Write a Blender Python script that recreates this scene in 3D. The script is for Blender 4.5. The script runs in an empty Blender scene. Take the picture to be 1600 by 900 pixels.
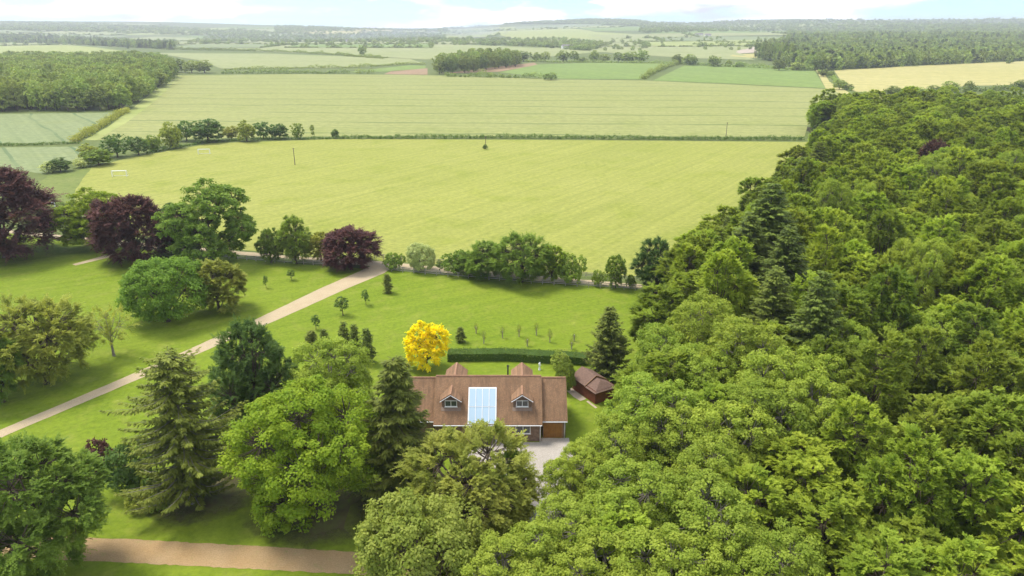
import bpy, bmesh, math, random
import numpy as np
from mathutils import Vector, Matrix
from mathutils.geometry import delaunay_2d_cdt

# ------------------------------------------------------------------ camera, sky, sun, exposure
SC = bpy.context.scene
COL = SC.collection
CAM_H, FPX, PITCH = 50.0, 1100.0, math.radians(20.2)
cam_d = bpy.data.cameras.new("camera"); cam = bpy.data.objects.new("camera", cam_d); COL.objects.link(cam)
cam.location = (0, 0, CAM_H); cam.rotation_euler = (math.pi/2 - PITCH, 0, 0)
cam_d.sensor_width = 36.0; cam_d.lens = 36.0*FPX/1600.0; cam_d.clip_start = 0.5; cam_d.clip_end = 40000
SC.camera = cam

SUN_EL, SUN_AZ = math.radians(62), math.radians(-58)      # azimuth from +Y towards +X
world = bpy.data.worlds.new("World"); SC.world = world; world.use_nodes = True
wn, wl = world.node_tree.nodes, world.node_tree.links
wn.clear()
w_out = wn.new('ShaderNodeOutputWorld'); w_bg = wn.new('ShaderNodeBackground'); w_sky = wn.new('ShaderNodeTexSky')
w_sky.sky_type = 'NISHITA'; w_sky.sun_disc = False; w_sky.sun_elevation = SUN_EL; w_sky.sun_rotation = SUN_AZ
w_sky.altitude = 100; w_sky.air_density = 0.75; w_sky.dust_density = 0.2; w_sky.ozone_density = 2.0
w_bg.inputs['Strength'].default_value = 0.115
# thin broken cloud laid out on a flat layer overhead
w_tc = wn.new('ShaderNodeTexCoord'); w_sep = wn.new('ShaderNodeSeparateXYZ'); wl.new(w_tc.outputs['Generated'], w_sep.inputs[0])
def wmath(op, a, b):
    n = wn.new('ShaderNodeMath'); n.operation = op
    for i, v in enumerate((a, b)):
        if isinstance(v, (int, float)): n.inputs[i].default_value = v
        else: wl.new(v, n.inputs[i])
    return n.outputs[0]
zz = wmath('ADD', wmath('MAXIMUM', w_sep.outputs[2], 0.0), 0.22)
w_cmb = wn.new('ShaderNodeCombineXYZ')
wl.new(wmath('DIVIDE', w_sep.outputs[0], zz), w_cmb.inputs[0]); wl.new(wmath('DIVIDE', w_sep.outputs[1], zz), w_cmb.inputs[1])
w_no = wn.new('ShaderNodeTexNoise'); w_no.inputs['Scale'].default_value = 1.1; w_no.inputs['Detail'].default_value = 7; w_no.inputs['Roughness'].default_value = 0.58
wl.new(w_cmb.outputs[0], w_no.inputs['Vector'])
w_rp = wn.new('ShaderNodeValToRGB'); w_rp.color_ramp.elements[0].position = 0.46; w_rp.color_ramp.elements[1].position = 0.56
wl.new(w_no.outputs['Fac'], w_rp.inputs[0])
w_no2 = wn.new('ShaderNodeTexNoise'); w_no2.inputs['Scale'].default_value = 1.5; w_no2.inputs['Detail'].default_value = 5
wl.new(w_cmb.outputs[0], w_no2.inputs['Vector'])
w_cc = wn.new('ShaderNodeMixRGB'); w_cc.inputs[1].default_value = (2.2, 2.22, 2.65, 1); w_cc.inputs[2].default_value = (7.6, 7.6, 7.7, 1)
w_mr = wn.new('ShaderNodeMapRange'); w_mr.inputs[1].default_value = 0.38; w_mr.inputs[2].default_value = 0.62; wl.new(w_no2.outputs['Fac'], w_mr.inputs[0]); wl.new(w_mr.outputs[0], w_cc.inputs[0])
w_mx = wn.new('ShaderNodeMixRGB'); wl.new(w_rp.outputs[0], w_mx.inputs[0]); w_tn = wn.new('ShaderNodeMixRGB'); w_tn.blend_type = 'MULTIPLY'; w_tn.inputs[0].default_value = 1.0; w_tn.inputs[2].default_value = (0.36, 0.49, 0.58, 1); wl.new(w_sky.outputs[0], w_tn.inputs[1]); wl.new(w_tn.outputs[0], w_mx.inputs[1]); wl.new(w_cc.outputs[0], w_mx.inputs[2])
wl.new(w_mx.outputs[0], w_bg.inputs['Color']); wl.new(w_bg.outputs[0], w_out.inputs['Surface'])

sun_d = bpy.data.lights.new("sun", 'SUN'); sun = bpy.data.objects.new("sun", sun_d); COL.objects.link(sun)
sun_d.energy = 1.3; sun_d.angle = math.radians(20); sun_d.color = (1.0, 0.955, 0.88)
sv = Vector((math.sin(SUN_AZ)*math.cos(SUN_EL), math.cos(SUN_AZ)*math.cos(SUN_EL), math.sin(SUN_EL)))
sun.rotation_euler = sv.to_track_quat('Z', 'Y').to_euler(); sun.location = (0, 0, 120)

SC.view_settings.view_transform = 'Standard'; SC.view_settings.look = 'None'
SC.view_settings.exposure = 1.78; SC.view_settings.gamma = 1.0; SC.view_settings.use_curve_mapping = False
SC.render.engine = 'CYCLES'
cy = SC.cycles
cy.max_bounces = 8; cy.diffuse_bounces = 5; cy.glossy_bounces = 2; cy.transmission_bounces = 3; cy.volume_bounces = 0; cy.transparent_max_bounces = 4
cy.use_denoising = True; cy.caustics_reflective = False; cy.caustics_refractive = False
HAZE = 0.00013

# ------------------------------------------------------------------ helpers
RNG = np.random.default_rng(7); random.seed(7)
CP, SP = math.cos(PITCH), math.sin(PITCH)
def sstep(t): t = np.clip(t, 0, 1); return t*t*(3-2*t)
RX = np.array([-9000, -4450, -3050, -1950, -1100, -650, 0, 850, 1450, 2200, 3300, 4450, 9000.])
RH = np.array([100, 116, 110, 76, 48, 44, 98, 136, 90, 134, 122, 136, 120.])
def hgt(x, y):
    """height of the land: flat near by, rolling up to wooded downs six kilometres off"""
    x = np.asarray(x, float); y = np.asarray(y, float)
    t = np.clip((y-1000)/5500, 0, 1)
    ridge = (np.interp(x-220, RX, RH)+np.interp(x, RX, RH)+np.interp(x+220, RX, RH))/3
    far = 1-0.45*sstep((y-6600)/2000)
    roll = sstep((y-1050)/1600)*(1-sstep((y-5200)/1500))
    return ridge*t**1.6*far + roll*(7*np.sin(x/430+1.0)*np.sin(y/520+0.4)+9*np.sin(x/900-y/1300+2.2))
def ray(px, py):
    u, v = (px-800)/FPX, (450-py)/FPX
    return u, CP+SP*v, -SP+CP*v
def at(px, py):
    """ground point under a point of the photograph (None above the skyline)"""
    dx, dy, dz = ray(px, py)
    if dz < 0:
        t = -CAM_H/dz
        if t*dy < 950: return (t*dx, t*dy)
    ts = np.geomspace(500, 9000, 1500)
    d = CAM_H+ts*dz-hgt(ts*dx, ts*dy)
    k = np.argmax(d < 0)
    if d[k] >= 0: return None
    a, b = ts[max(k-1, 0)], ts[k]
    for _ in range(20):
        m = (a+b)/2
        if CAM_H+m*dz-float(hgt(m*dx, m*dy)) < 0: b = m
        else: a = m
    return (a*dx, a*dy)
def z_at(px, py, Y):
    dx, dy, dz = ray(px, py); return CAM_H+Y*dz/dy
def ppm(X, Y, z): return FPX/(Y*CP+(CAM_H-z)*SP)      # photograph pixels per metre
def link(o, parent=None):
    COL.objects.link(o)
    if parent is not None: o.parent = parent
    return o
def tag(o, label=None, cat=None, group=None, kind=None):
    if label: o['label'] = label
    if cat: o['category'] = cat
    if group: o['group'] = group
    if kind: o['kind'] = kind
    return o
def empty(name, loc=(0, 0, 0), rz=0.0, parent=None):
    o = bpy.data.objects.new(name, None); o.location = loc; o.rotation_euler = (0, 0, rz); o.empty_display_size = 0.5
    return link(o, parent)
def qmesh(name, V, F, mat, tint=None, smooth=False):
    V = np.ascontiguousarray(V, dtype=np.float32); F = np.ascontiguousarray(F, dtype=np.int32)
    me = bpy.data.meshes.new(name); n, k = F.shape
    me.vertices.add(len(V)); me.vertices.foreach_set('co', V.ravel())
    me.loops.add(n*k); me.loops.foreach_set('vertex_index', F.ravel())
    me.polygons.add(n); me.polygons.foreach_set('loop_start', np.arange(0, n*k, k, dtype=np.int32))
    if smooth: me.polygons.foreach_set('use_smooth', np.ones(n, dtype=bool))
    me.update(calc_edges=True)
    if tint is not None:
        a = me.attributes.new('tint', 'FLOAT', 'FACE'); a.data.foreach_set('value', np.ascontiguousarray(tint, dtype=np.float32))
    if mat is not None: me.materials.append(mat)
    return me
class MB:
    """collects boxes, prisms and tubes into one mesh"""
    def __init__(s): s.v = []; s.f = []
    def add(s, vs, fs):
        b = len(s.v); s.v += [tuple(p) for p in vs]; s.f += [[b+i for i in f] for f in fs]; return s
    def box(s, x0, x1, y0, y1, z0, z1):
        vs = [(x0,y0,z0),(x1,y0,z0),(x1,y1,z0),(x0,y1,z0),(x0,y0,z1),(x1,y0,z1),(x1,y1,z1),(x0,y1,z1)]
        return s.add(vs, [(3,2,1,0),(4,5,6,7),(0,1,5,4),(1,2,6,5),(2,3,7,6),(3,0,4,7)])
    def bar(s, p, q, w, h, up=(0, 0, 1)):
        p, q = Vector(p), Vector(q); d = (q-p).normalized(); sd = d.cross(Vector(up)); 
        if sd.length < 1e-4: sd = Vector((1, 0, 0))
        sd = sd.normalized()*(w/2); u = sd.cross(d).normalized()*(h/2)
        vs = [p-sd-u, p+sd-u, p+sd+u, p-sd+u, q-sd-u, q+sd-u, q+sd+u, q-sd+u]
        return s.add(vs, [(0,1,2,3),(7,6,5,4),(1,0,4,5),(2,1,5,6),(3,2,6,7),(0,3,7,4)])
    def slab(s, quad, t):
        """a quad thickened downwards along its normal"""
        q = [Vector(p) for p in quad]; n = (q[1]-q[0]).cross(q[-1]-q[0]).normalized()
        k = len(q); vs = q+[p-n*t for p in q]
        return s.add(vs, [tuple(range(k)), tuple(range(2*k-1, k-1, -1))]+[(i, i+k, (i+1) % k+k, (i+1) % k) for i in range(k)])
    def tube(s, pts, rad, n=6):
        pts = [Vector(p) for p in pts]; b = len(s.v)
        for i, p in enumerate(pts):
            d = (pts[min(i+1, len(pts)-1)]-pts[max(i-1, 0)]).normalized()
            a = d.orthogonal().normalized(); c = d.cross(a); r = rad[i] if hasattr(rad, '__len__') else rad
            s.v += [tuple(p+a*math.cos(2*math.pi*k/n)*r+c*math.sin(2*math.pi*k/n)*r) for k in range(n)]
        for i in range(len(pts)-1):
            for k in range(n):
                s.f.append([b+i*n+k, b+i*n+(k+1) % n, b+(i+1)*n+(k+1) % n, b+(i+1)*n+k])
        s.f.append([b+(len(pts)-1)*n+k for k in range(n)]); s.f.append([b+k for k in reversed(range(n))])
        return s
    def mesh(s, name, mat, smooth=False):
        me = bpy.data.meshes.new(name); me.from_pydata(s.v, [], s.f); me.update()
        if smooth: me.polygons.foreach_set('use_smooth', np.ones(len(me.polygons), dtype=bool))
        me.materials.append(mat); return me
    def build(s, name, mat, parent=None, smooth=False):
        return link(bpy.data.objects.new(name, s.mesh(name, mat, smooth)), parent)

# ------------------------------------------------------------------ materials
def nodes(name, rough=0.8, spec=0.3):
    m = bpy.data.materials.new(name); m.use_nodes = True
    nt = m.node_tree; b = nt.nodes['Principled BSDF']
    b.inputs['Roughness'].default_value = rough; b.inputs['Specular IOR Level'].default_value = spec
    return m, nt, b
def N(nt, t, **kw):
    n = nt.nodes.new(t)
    for k, v in kw.items():
        if k in n.inputs: n.inputs[k].default_value = v
        else: setattr(n, k, v)
    return n
def mixc(nt, fac, a, b, mode='MIX'):
    n = nt.nodes.new('ShaderNodeMixRGB'); n.blend_type = mode
    for i, v in enumerate((fac, a, b)):
        if isinstance(v, (int, float)): n.inputs[i].default_value = v
        elif isinstance(v, (tuple, list)): n.inputs[i].default_value = (*v, 1)[:4]
        else: nt.links.new(v, n.inputs[i])
    return n.outputs[0]
def ramp(nt, src, p0, p1):
    r = nt.nodes.new('ShaderNodeMapRange'); r.inputs[1].default_value = p0; r.inputs[2].default_value = p1; nt.links.new(src, r.inputs[0]); return r.outputs[0]
def noise(nt, scale, detail=4, vec=None, rough=0.55):
    n = N(nt, 'ShaderNodeTexNoise', Scale=scale, Detail=detail, Roughness=rough)
    if vec is not None: nt.links.new(vec, n.inputs['Vector'])
    return n.outputs['Fac']
def coords(nt, rot=0.0, scale=(1, 1, 1), obj=True):
    g = N(nt, 'ShaderNodeNewGeometry') if not obj else N(nt, 'ShaderNodeTexCoord')
    mp = N(nt, 'ShaderNodeMapping'); mp.inputs['Rotation'].default_value = (0, 0, rot); mp.inputs['Scale'].default_value = scale
    nt.links.new(g.outputs['Object' if obj else 'Position'], mp.inputs['Vector'])
    if tuple(scale) != (1, 1, 1):
        mp.inputs['Scale'].default_value = (1, 1, 1); m2 = N(nt, 'ShaderNodeMapping'); m2.inputs['Scale'].default_value = scale; nt.links.new(mp.outputs[0], m2.inputs['Vector']); return m2.outputs[0]
    return mp.outputs[0]
def simple(name, col, rough=0.7, var=0.12, scale=3.0, spec=0.3, bump=0.0, metal=0.0):
    m, nt, b = nodes(name, rough, spec); v = coords(nt)
    c = mixc(nt, ramp(nt, noise(nt, scale, 5, v), 0.3, 0.7), [x*(1-var) for x in col], [min(1, x*(1+var)) for x in col])
    nt.links.new(c, b.inputs['Base Color']); b.inputs['Metallic'].default_value = metal
    if bump:
        bp = N(nt, 'ShaderNodeBump', Strength=bump, Distance=0.02); nt.links.new(noise(nt, scale*6, 4, v), bp.inputs['Height']); nt.links.new(bp.outputs[0], b.inputs['Normal'])
    return m
def leafmat(name, c1, c2, vary=0.16, hue=0.02, trans=0.42, rough=0.55):
    c1, c2 = [tuple(x*k for x, k in zip(c, (2.35, 2.25, 1.9))) for c in (c1, c2)]; m, nt, b = nodes(name, rough, 0.07)
    at_ = N(nt, 'ShaderNodeAttribute', attribute_name='tint'); oi = N(nt, 'ShaderNodeObjectInfo')
    c = mixc(nt, at_.outputs['Fac'], c1, c2)
    hs = N(nt, 'ShaderNodeHueSaturation'); nt.links.new(c, hs.inputs['Color'])
    nt.links.new(ramp_to(nt, oi.outputs['Random'], 1-vary, 1+vary), hs.inputs['Value'])
    w = N(nt, 'ShaderNodeTexWhiteNoise', noise_dimensions='1D'); nt.links.new(oi.outputs['Random'], w.inputs['W'])
    nt.links.new(ramp_to(nt, w.outputs['Value'], 0.5-hue, 0.5+hue), hs.inputs['Hue'])
    nt.links.new(hs.outputs[0], b.inputs['Base Color'])
    tr = N(nt, 'ShaderNodeBsdfTranslucent'); nt.links.new(mixc(nt, 1.0, hs.outputs[0], (1.25, 1.2, 0.7), 'MULTIPLY'), tr.inputs['Color'])
    mx = N(nt, 'ShaderNodeMixShader'); mx.inputs[0].default_value = trans
    nt.links.new(b.outputs[0], mx.inputs[1]); nt.links.new(tr.outputs[0], mx.inputs[2])
    nt.links.new(mx.outputs[0], nt.nodes['Material Output'].inputs['Surface']); return m
def ramp_to(nt, src, lo, hi):
    r = nt.nodes.new('ShaderNodeMapRange'); r.inputs[3].default_value = lo; r.inputs[4].default_value = hi; nt.links.new(src, r.inputs[0]); return r.outputs[0]
def grassmat(name, a, b_, c_, streak=0.0, rot=0.0, big=0.02, fine=0.6, tram=None, tcol=None, tw=0.05):
    """grass or crop: broad patches, fine mottling, optional streaks along one direction and tramlines"""
    a, b_, c_ = [tuple(x*0.84 for x in q) for q in (a, b_, c_)]; m, nt, b = nodes(name, 0.9, 0.1); v = coords(nt, obj=False)
    col = mixc(nt, ramp(nt, noise(nt, big, 5, v, 0.6), 0.3, 0.7), a, b_)
    col = mixc(nt, ramp(nt, noise(nt, big*6, 4, v, 0.6), 0.52, 0.75), col, c_)
    f = noise(nt, fine, 5, v, 0.7)
    col = mixc(nt, 1.0, col, mixc(nt, ramp(nt, f, 0.25, 0.75), (0.72, 0.75, 0.70), (1.26, 1.24, 1.2)), 'MULTIPLY')
    if streak:
        vs = coords(nt, rot, (0.02, 1, 1), obj=False)
        s = noise(nt, streak, 4, vs, 0.65)
        col = mixc(nt, 1.0, col, mixc(nt, ramp(nt, s, 0.3, 0.7), (0.86, 0.89, 0.84), (1.12, 1.10, 1.1)), 'MULTIPLY')
    if tram:
        vt = coords(nt, rot, obj=False); sp = N(nt, 'ShaderNodeSeparateXYZ'); nt.links.new(vt, sp.inputs[0])
        wob = N(nt, 'ShaderNodeMath', operation='MULTIPLY'); nt.links.new(noise(nt, 0.012, 2, v), wob.inputs[0]); wob.inputs[1].default_value = tram*0.5
        ad = N(nt, 'ShaderNodeMath', operation='ADD'); nt.links.new(sp.outputs[1], ad.inputs[0]); nt.links.new(wob.outputs[0], ad.inputs[1])
        dv = N(nt, 'ShaderNodeMath', operation='DIVIDE'); nt.links.new(ad.outputs[0], dv.inputs[0]); dv.inputs[1].default_value = tram
        fr = N(nt, 'ShaderNodeMath', operation='FRACT'); nt.links.new(dv.outputs[0], fr.inputs[0])
        lt = N(nt, 'ShaderNodeMath', operation='LESS_THAN'); nt.links.new(fr.outputs[0], lt.inputs[0]); lt.inputs[1].default_value = tw
        br = N(nt, 'ShaderNodeMath', operation='MULTIPLY'); nt.links.new(lt.outputs[0], br.inputs[0])
        nt.links.new(ramp(nt, noise(nt, 0.02, 3, v), 0.25, 0.55), br.inputs[1])
        col = mixc(nt, br.outputs[0], col, tuple(x*0.84 for x in tcol))
    nt.links.new(col, b.inputs['Base Color'])
    bp = N(nt, 'ShaderNodeBump', Strength=0.5, Distance=0.15); nt.links.new(f, bp.inputs['Height']); nt.links.new(bp.outputs[0], b.inputs['Normal'])
    return m
def gravelmat(name, a, b_, grass):
    m, nt, b = nodes(name, 0.95, 0.15); v = coords(nt, obj=False)
    col = mixc(nt, ramp(nt, noise(nt, 0.35, 5, v, 0.65), 0.3, 0.7), a, b_)
    col = mixc(nt, 1.0, col, mixc(nt, ramp(nt, noise(nt, 7, 3, v, 0.8), 0.3, 0.7), (0.75, 0.75, 0.75), (1.15, 1.15, 1.15)), 'MULTIPLY')
    col = mixc(nt, ramp(nt, noise(nt, 1.1, 5, v, 0.7), 0.58, 0.74), col, grass)
    nt.links.new(col, b.inputs['Base Color'])
    bp = N(nt, 'ShaderNodeBump', Strength=0.6, Distance=0.04); nt.links.new(noise(nt, 9, 3, v), bp.inputs['Height']); nt.links.new(bp.outputs[0], b.inputs['Normal'])
    return m

M = {}
M['ground'] = grassmat('rough_grass', (.13,.17,.045), (.17,.20,.06), (.11,.14,.04), big=0.004, fine=0.25)
M['lawn'] = grassmat('lawn_grass', (.172,.245,.016), (.212,.272,.025), (.258,.290,.045), streak=0.6, rot=-0.55, big=0.05, fine=1.4)
M['meadow'] = grassmat('hay_meadow', (.305,.322,.066), (.350,.352,.090), (.265,.298,.048), streak=0.45, rot=-0.96, big=0.012, fine=0.7)
M['wheat'] = grassmat('green_wheat', (.300,.318,.105), (.335,.338,.125), (.275,.30,.088), streak=0.3, rot=0.06, big=0.006, fine=0.25, tram=46, tcol=(.17,.21,.06), tw=0.075)
M['bluewheat'] = grassmat('young_wheat', (.235,.28,.125), (.27,.305,.145), (.25,.285,.115), streak=0.3, rot=0.9, big=0.008, fine=0.3, tram=24, tcol=(.13,.19,.08), tw=0.06)
M['pale'] = grassmat('pale_crop', (.30,.33,.13), (.34,.35,.16), (.27,.31,.11), streak=0.08, rot=0.1, big=0.003, fine=0.08)
M['yellowgreen'] = grassmat('yellow_pasture', (.33,.37,.11), (.36,.38,.13), (.29,.34,.09), big=0.003, fine=0.08)
M['green'] = grassmat('green_crop', (.195,.275,.065), (.23,.30,.08), (.21,.265,.07), streak=0.12, rot=1.1, big=0.005, fine=0.12)
M['gold'] = grassmat('ripening_barley', (.46,.41,.15), (.50,.44,.18), (.42,.39,.13), streak=0.1, rot=0.5, big=0.004, fine=0.12, tram=30, tcol=(.36,.33,.11), tw=0.06)
M['soil'] = grassmat('bare_soil', (.34,.22,.13), (.38,.26,.16), (.30,.24,.12), big=0.01, fine=0.3)
M['pink'] = grassmat('pale_stubble', (.50,.40,.32), (.52,.43,.34), (.46,.38,.29), big=0.01, fine=0.2)
M['rough'] = grassmat('rank_grass', (.17,.22,.05), (.22,.25,.07), (.12,.17,.035), big=0.08, fine=0.9)
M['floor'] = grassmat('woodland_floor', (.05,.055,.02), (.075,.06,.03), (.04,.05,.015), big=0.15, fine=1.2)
M['underlawn'] = grassmat('shaded_turf', (.10,.13,.02), (.13,.12,.035), (.15,.10,.045), big=0.2, fine=1.4)
M['drive'] = gravelmat('pale_gravel', (.42,.325,.195), (.47,.375,.235), (.36,.36,.16))
M['track'] = gravelmat('brown_gravel', (.36,.235,.108), (.42,.29,.15), (.25,.26,.08))
M['paving'] = gravelmat('block_paving', (.38,.335,.28), (.45,.405,.345), (.32,.29,.22))
M['slabs'] = simple('sandstone_slabs', (.40,.32,.23), 0.85, 0.1, 1.5, bump=0.3)
M['bark'] = simple('bark', (.11,.085,.06), 0.95, 0.35, 4, 0.1, 0.8)
M['palebark'] = simple('pale_bark', (.24,.21,.17), 0.95, 0.3, 4, 0.1, 0.8)
M['beech'] = leafmat('beech_leaves', (.076,.116,.013), (.165,.206,.026), 0.27, 0.009)
M['beechdark'] = leafmat('dark_beech_leaves', (.060,.096,.012), (.130,.168,.024), 0.2, 0.012)
M['ash'] = leafmat('ash_leaves', (.098,.142,.019), (.180,.222,.038), 0.12, 0.008)
M['lime'] = leafmat('lime_leaves', (.080,.135,.012), (.155,.200,.020), 0.08, 0.006)
M['maple'] = leafmat('maple_leaves', (.062,.102,.016), (.128,.176,.034), 0.14, 0.012)
M['hornbeam'] = leafmat('hornbeam_leaves', (.058,.112,.015), (.118,.190,.032), 0.05, 0.005)
M['dark'] = leafmat('dark_leaves', (.034,.065,.018), (.075,.115,.032), 0.14, 0.012)
M['olive'] = leafmat('olive_leaves', (.095,.120,.022), (.185,.200,.045), 0.1, 0.012)
M['pear'] = leafmat('grey_green_leaves', (.088,.122,.020), (.178,.205,.050), 0.1, 0.01)
M['copper'] = leafmat('copper_leaves', (.030,.015,.015), (.074,.036,.033), 0.12, 0.01, 0.2)
M['yellow'] = leafmat('golden_leaves', (.24,.24,.006), (.48,.425,.008), 0.05, 0.002, 0.4)
M['white'] = leafmat('blossom_leaves', (.15,.19,.08), (.29,.32,.17), 0.05, 0.005)
M['spruce'] = leafmat('spruce_needles', (.046,.066,.013), (.098,.118,.024), 0.16, 0.012, 0.15)
M['cedar'] = leafmat('cedar_needles', (.060,.074,.013), (.112,.122,.024), 0.1, 0.01, 0.15)
M['hedge'] = leafmat('hedge_leaves', (.040,.075,.016), (.085,.125,.028), 0.1, 0.01)
M['clip'] = leafmat('clipped_leaves', (.038,.070,.014), (.080,.112,.026), 0.05, 0.005)
M['far'] = leafmat('far_leaves', (.072,.106,.024), (.145,.180,.044), 0.32, 0.012, 0.25)
M['fence'] = simple('weathered_timber', (.42,.37,.30), 0.9, 0.2, 3)
M['pole'] = simple('pole_timber', (.16,.12,.09), 0.9, 0.2, 3)
M['whitepaint'] = simple('white_paint', (.80,.80,.78), 0.45, 0.03, 2)
M['blackmetal'] = simple('black_metal', (.02,.02,.02), 0.4, 0.1, 5)

# ------------------------------------------------------------------ the land
def land():
    rs = np.concatenate([[0.0], np.geomspace(15, 9000, 230)]); na = 720
    an = np.linspace(0, 2*math.pi, na, endpoint=False)
    X = rs[:, None]*np.sin(an)[None]; Y = rs[:, None]*np.cos(an)[None]
    V = np.stack([X, Y, hgt(X, Y)], -1).reshape(-1, 3)
    i, j = np.meshgrid(np.arange(len(rs)-1), np.arange(na), indexing='ij'); j2 = (j+1) % na
    F = np.stack([i*na+j, (i+1)*na+j, (i+1)*na+j2, i*na+j2], -1).reshape(-1, 4)[:, ::-1]
    o = link(bpy.data.objects.new('ground', qmesh('ground', V, F, M['ground'], smooth=True))); tag(o, kind='structure')
land()
def sheet(name, pts, mat, off, jitter=0.0, step=None, label=None):
    """a patch of land surface draped on the ground; pts are world points"""
    out = []
    for a, b in zip(pts, pts[1:]+pts[:1]):
        d = math.hypot(b[0]-a[0], b[1]-a[1]); n = max(1, int(d/step)) if step else 1
        for k in range(n):
            t = k/n; j = jitter*(random.random()-0.5) if k else 0.0
            out.append((a[0]+(b[0]-a[0])*t+j, a[1]+(b[1]-a[1])*t+j))
    n_ = len(out); vs, _, fs = delaunay_2d_cdt([Vector(p) for p in out], [(i, (i+1) % n_) for i in range(n_)], [], 1, 1e-4)[:3]
    bm = bmesh.new(); bv = [bm.verts.new((v.x, v.y, 0)) for v in vs]
    for f in fs: bm.faces.new([bv[i] for i in f])
    xs = [p[0] for p in out]; ys = [p[1] for p in out]
    if max(ys) > 1000:
        for lo, hi, ax in ((min(xs), max(xs), 0), (max(950, min(ys)), max(ys), 1)):
            n = min(60, max(2, int((hi-lo)/70)))
            for k in range(1, n):
                co = [0, 0, 0]; co[ax] = lo+(hi-lo)*k/n; no = [0, 0, 0]; no[ax] = 1
                bmesh.ops.bisect_plane(bm, geom=bm.verts[:]+bm.edges[:]+bm.faces[:], plane_co=co, plane_no=no, dist=1e-4)
    for v in bm.verts:
        d = v.co.y; v.co.z = float(hgt(v.co.x, d))+off+max(0, d-400)*0.00022
    bmesh.ops.recalc_face_normals(bm, faces=bm.faces[:])
    if sum(fc.normal.z*fc.calc_area() for fc in bm.faces) < 0: bmesh.ops.reverse_faces(bm, faces=bm.faces[:])
    me = bpy.data.meshes.new(name); bm.to_mesh(me); bm.free()
    if mat is not None: me.materials.append(mat)
    o = link(bpy.data.objects.new(name, me)); return tag(o, label, kind='structure')
def P(*pp):
    r = [at(x, y) for x, y in pp]; return [p for p in r if p is not None]
FOREST = [(5, 30), (9, 60), (12.5, 70), (20, 84), (22, 98), (28, 120), (36, 140), (60, 175), (98, 235), (128, 290), (151, 346), (156, 388), (215, 400), (330, 412), (330, 200), (130, 100), (60, 30)]
sheet('lawn', [(-240, 25), (40, 25), (40, 133), *P((1015, 452), (830, 440), (700, 430), (605, 422), (480, 414), (250, 393), (75, 372), (-60, 355)), (-240, 200)], M['lawn'], 0.010)
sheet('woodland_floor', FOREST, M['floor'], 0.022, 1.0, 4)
def litter(px, py, rx, ry, name):
    """leaf litter and thin turf under a tree, breaking up into the grass"""
    X, Y = at(px, py); o = sheet(name, [(X+rx*math.cos(a)*random.uniform(.85, 1.1), Y+ry*math.sin(a)*random.uniform(.85, 1.1)) for a in np.linspace(0, 6.283, 48, endpoint=False)], None, 0.018)
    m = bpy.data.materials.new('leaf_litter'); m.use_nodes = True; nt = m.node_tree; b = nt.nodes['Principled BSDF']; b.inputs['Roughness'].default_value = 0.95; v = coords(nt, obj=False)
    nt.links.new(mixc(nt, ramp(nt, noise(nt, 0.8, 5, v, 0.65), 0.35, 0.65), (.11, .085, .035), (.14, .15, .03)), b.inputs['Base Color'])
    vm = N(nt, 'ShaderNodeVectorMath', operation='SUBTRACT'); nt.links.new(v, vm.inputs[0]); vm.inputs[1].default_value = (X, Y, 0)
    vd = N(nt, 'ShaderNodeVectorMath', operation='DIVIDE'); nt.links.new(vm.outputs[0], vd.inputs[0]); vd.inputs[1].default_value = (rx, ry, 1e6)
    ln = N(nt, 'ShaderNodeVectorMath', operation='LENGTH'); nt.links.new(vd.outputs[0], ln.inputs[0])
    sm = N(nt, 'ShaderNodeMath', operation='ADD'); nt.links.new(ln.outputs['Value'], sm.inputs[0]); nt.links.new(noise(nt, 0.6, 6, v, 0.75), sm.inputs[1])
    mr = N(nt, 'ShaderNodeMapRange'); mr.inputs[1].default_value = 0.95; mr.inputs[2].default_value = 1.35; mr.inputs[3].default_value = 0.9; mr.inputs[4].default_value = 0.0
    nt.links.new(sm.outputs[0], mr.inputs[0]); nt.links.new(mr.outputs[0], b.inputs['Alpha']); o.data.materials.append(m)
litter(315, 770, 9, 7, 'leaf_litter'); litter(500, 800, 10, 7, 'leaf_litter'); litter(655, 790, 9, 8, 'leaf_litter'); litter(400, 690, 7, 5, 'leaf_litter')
sheet('meadow', P((605, 408), (480, 400), (250, 378), (115, 322), (118, 296), (142, 262), (200, 247), (330, 224), (530, 217), (900, 219), (1258, 222)) + [(162, 349), (135, 290), (106, 235), (68, 175), (44, 140)], M['meadow'], 0.012, 0.3, 5)
sheet('rough_grass', P((60, 330), (115, 318), (118, 296), (142, 262), (75, 275), (55, 290)), M['rough'], 0.016, 0.6, 3)
sheet('wheat_field', P((150, 219), (200, 190), (240, 160), (285, 118), (460, 116), (640, 117), (870, 124), (1010, 126), (1290, 139), (1322, 148), (1328, 158), (1318, 172), (1262, 196), (1257, 214), (900, 213), (530, 213)), M['wheat'], 0.03)
HEAD = P((132, 219), (172, 196), (215, 163), (270, 118), (285, 118), (240, 160), (200, 190), (150, 219))
sheet('field_margin', HEAD, M['yellowgreen'], 0.04)
sheet('wheat_field', P((-80, 179), (185, 176), (150, 200), (112, 222), (-80, 226)), M['bluewheat'], 0.03)
sheet('wheat_field', P((-80, 231), (138, 229), (148, 240), (66, 272), (-20, 256), (-80, 262)), M['bluewheat'], 0.03)
sheet('farm_track', P((1272, 104), (1282, 104), (1296, 128), (1322, 142), (1338, 152), (1332, 168), (1300, 190), (1285, 190), (1318, 170), (1325, 156), (1318, 148), (1290, 138)), M['gold'], 0.05)
sheet('barley_field', P((1303, 110), (1450, 102), (1640, 94), (1640, 132), (1520, 134), (1400, 142), (1340, 144), (1322, 138)), M['gold'], 0.03)
sheet('barley_field', P((1352, 160), (1362, 150), (1390, 148), (1384, 158)), M['gold'], 0.03)
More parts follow.
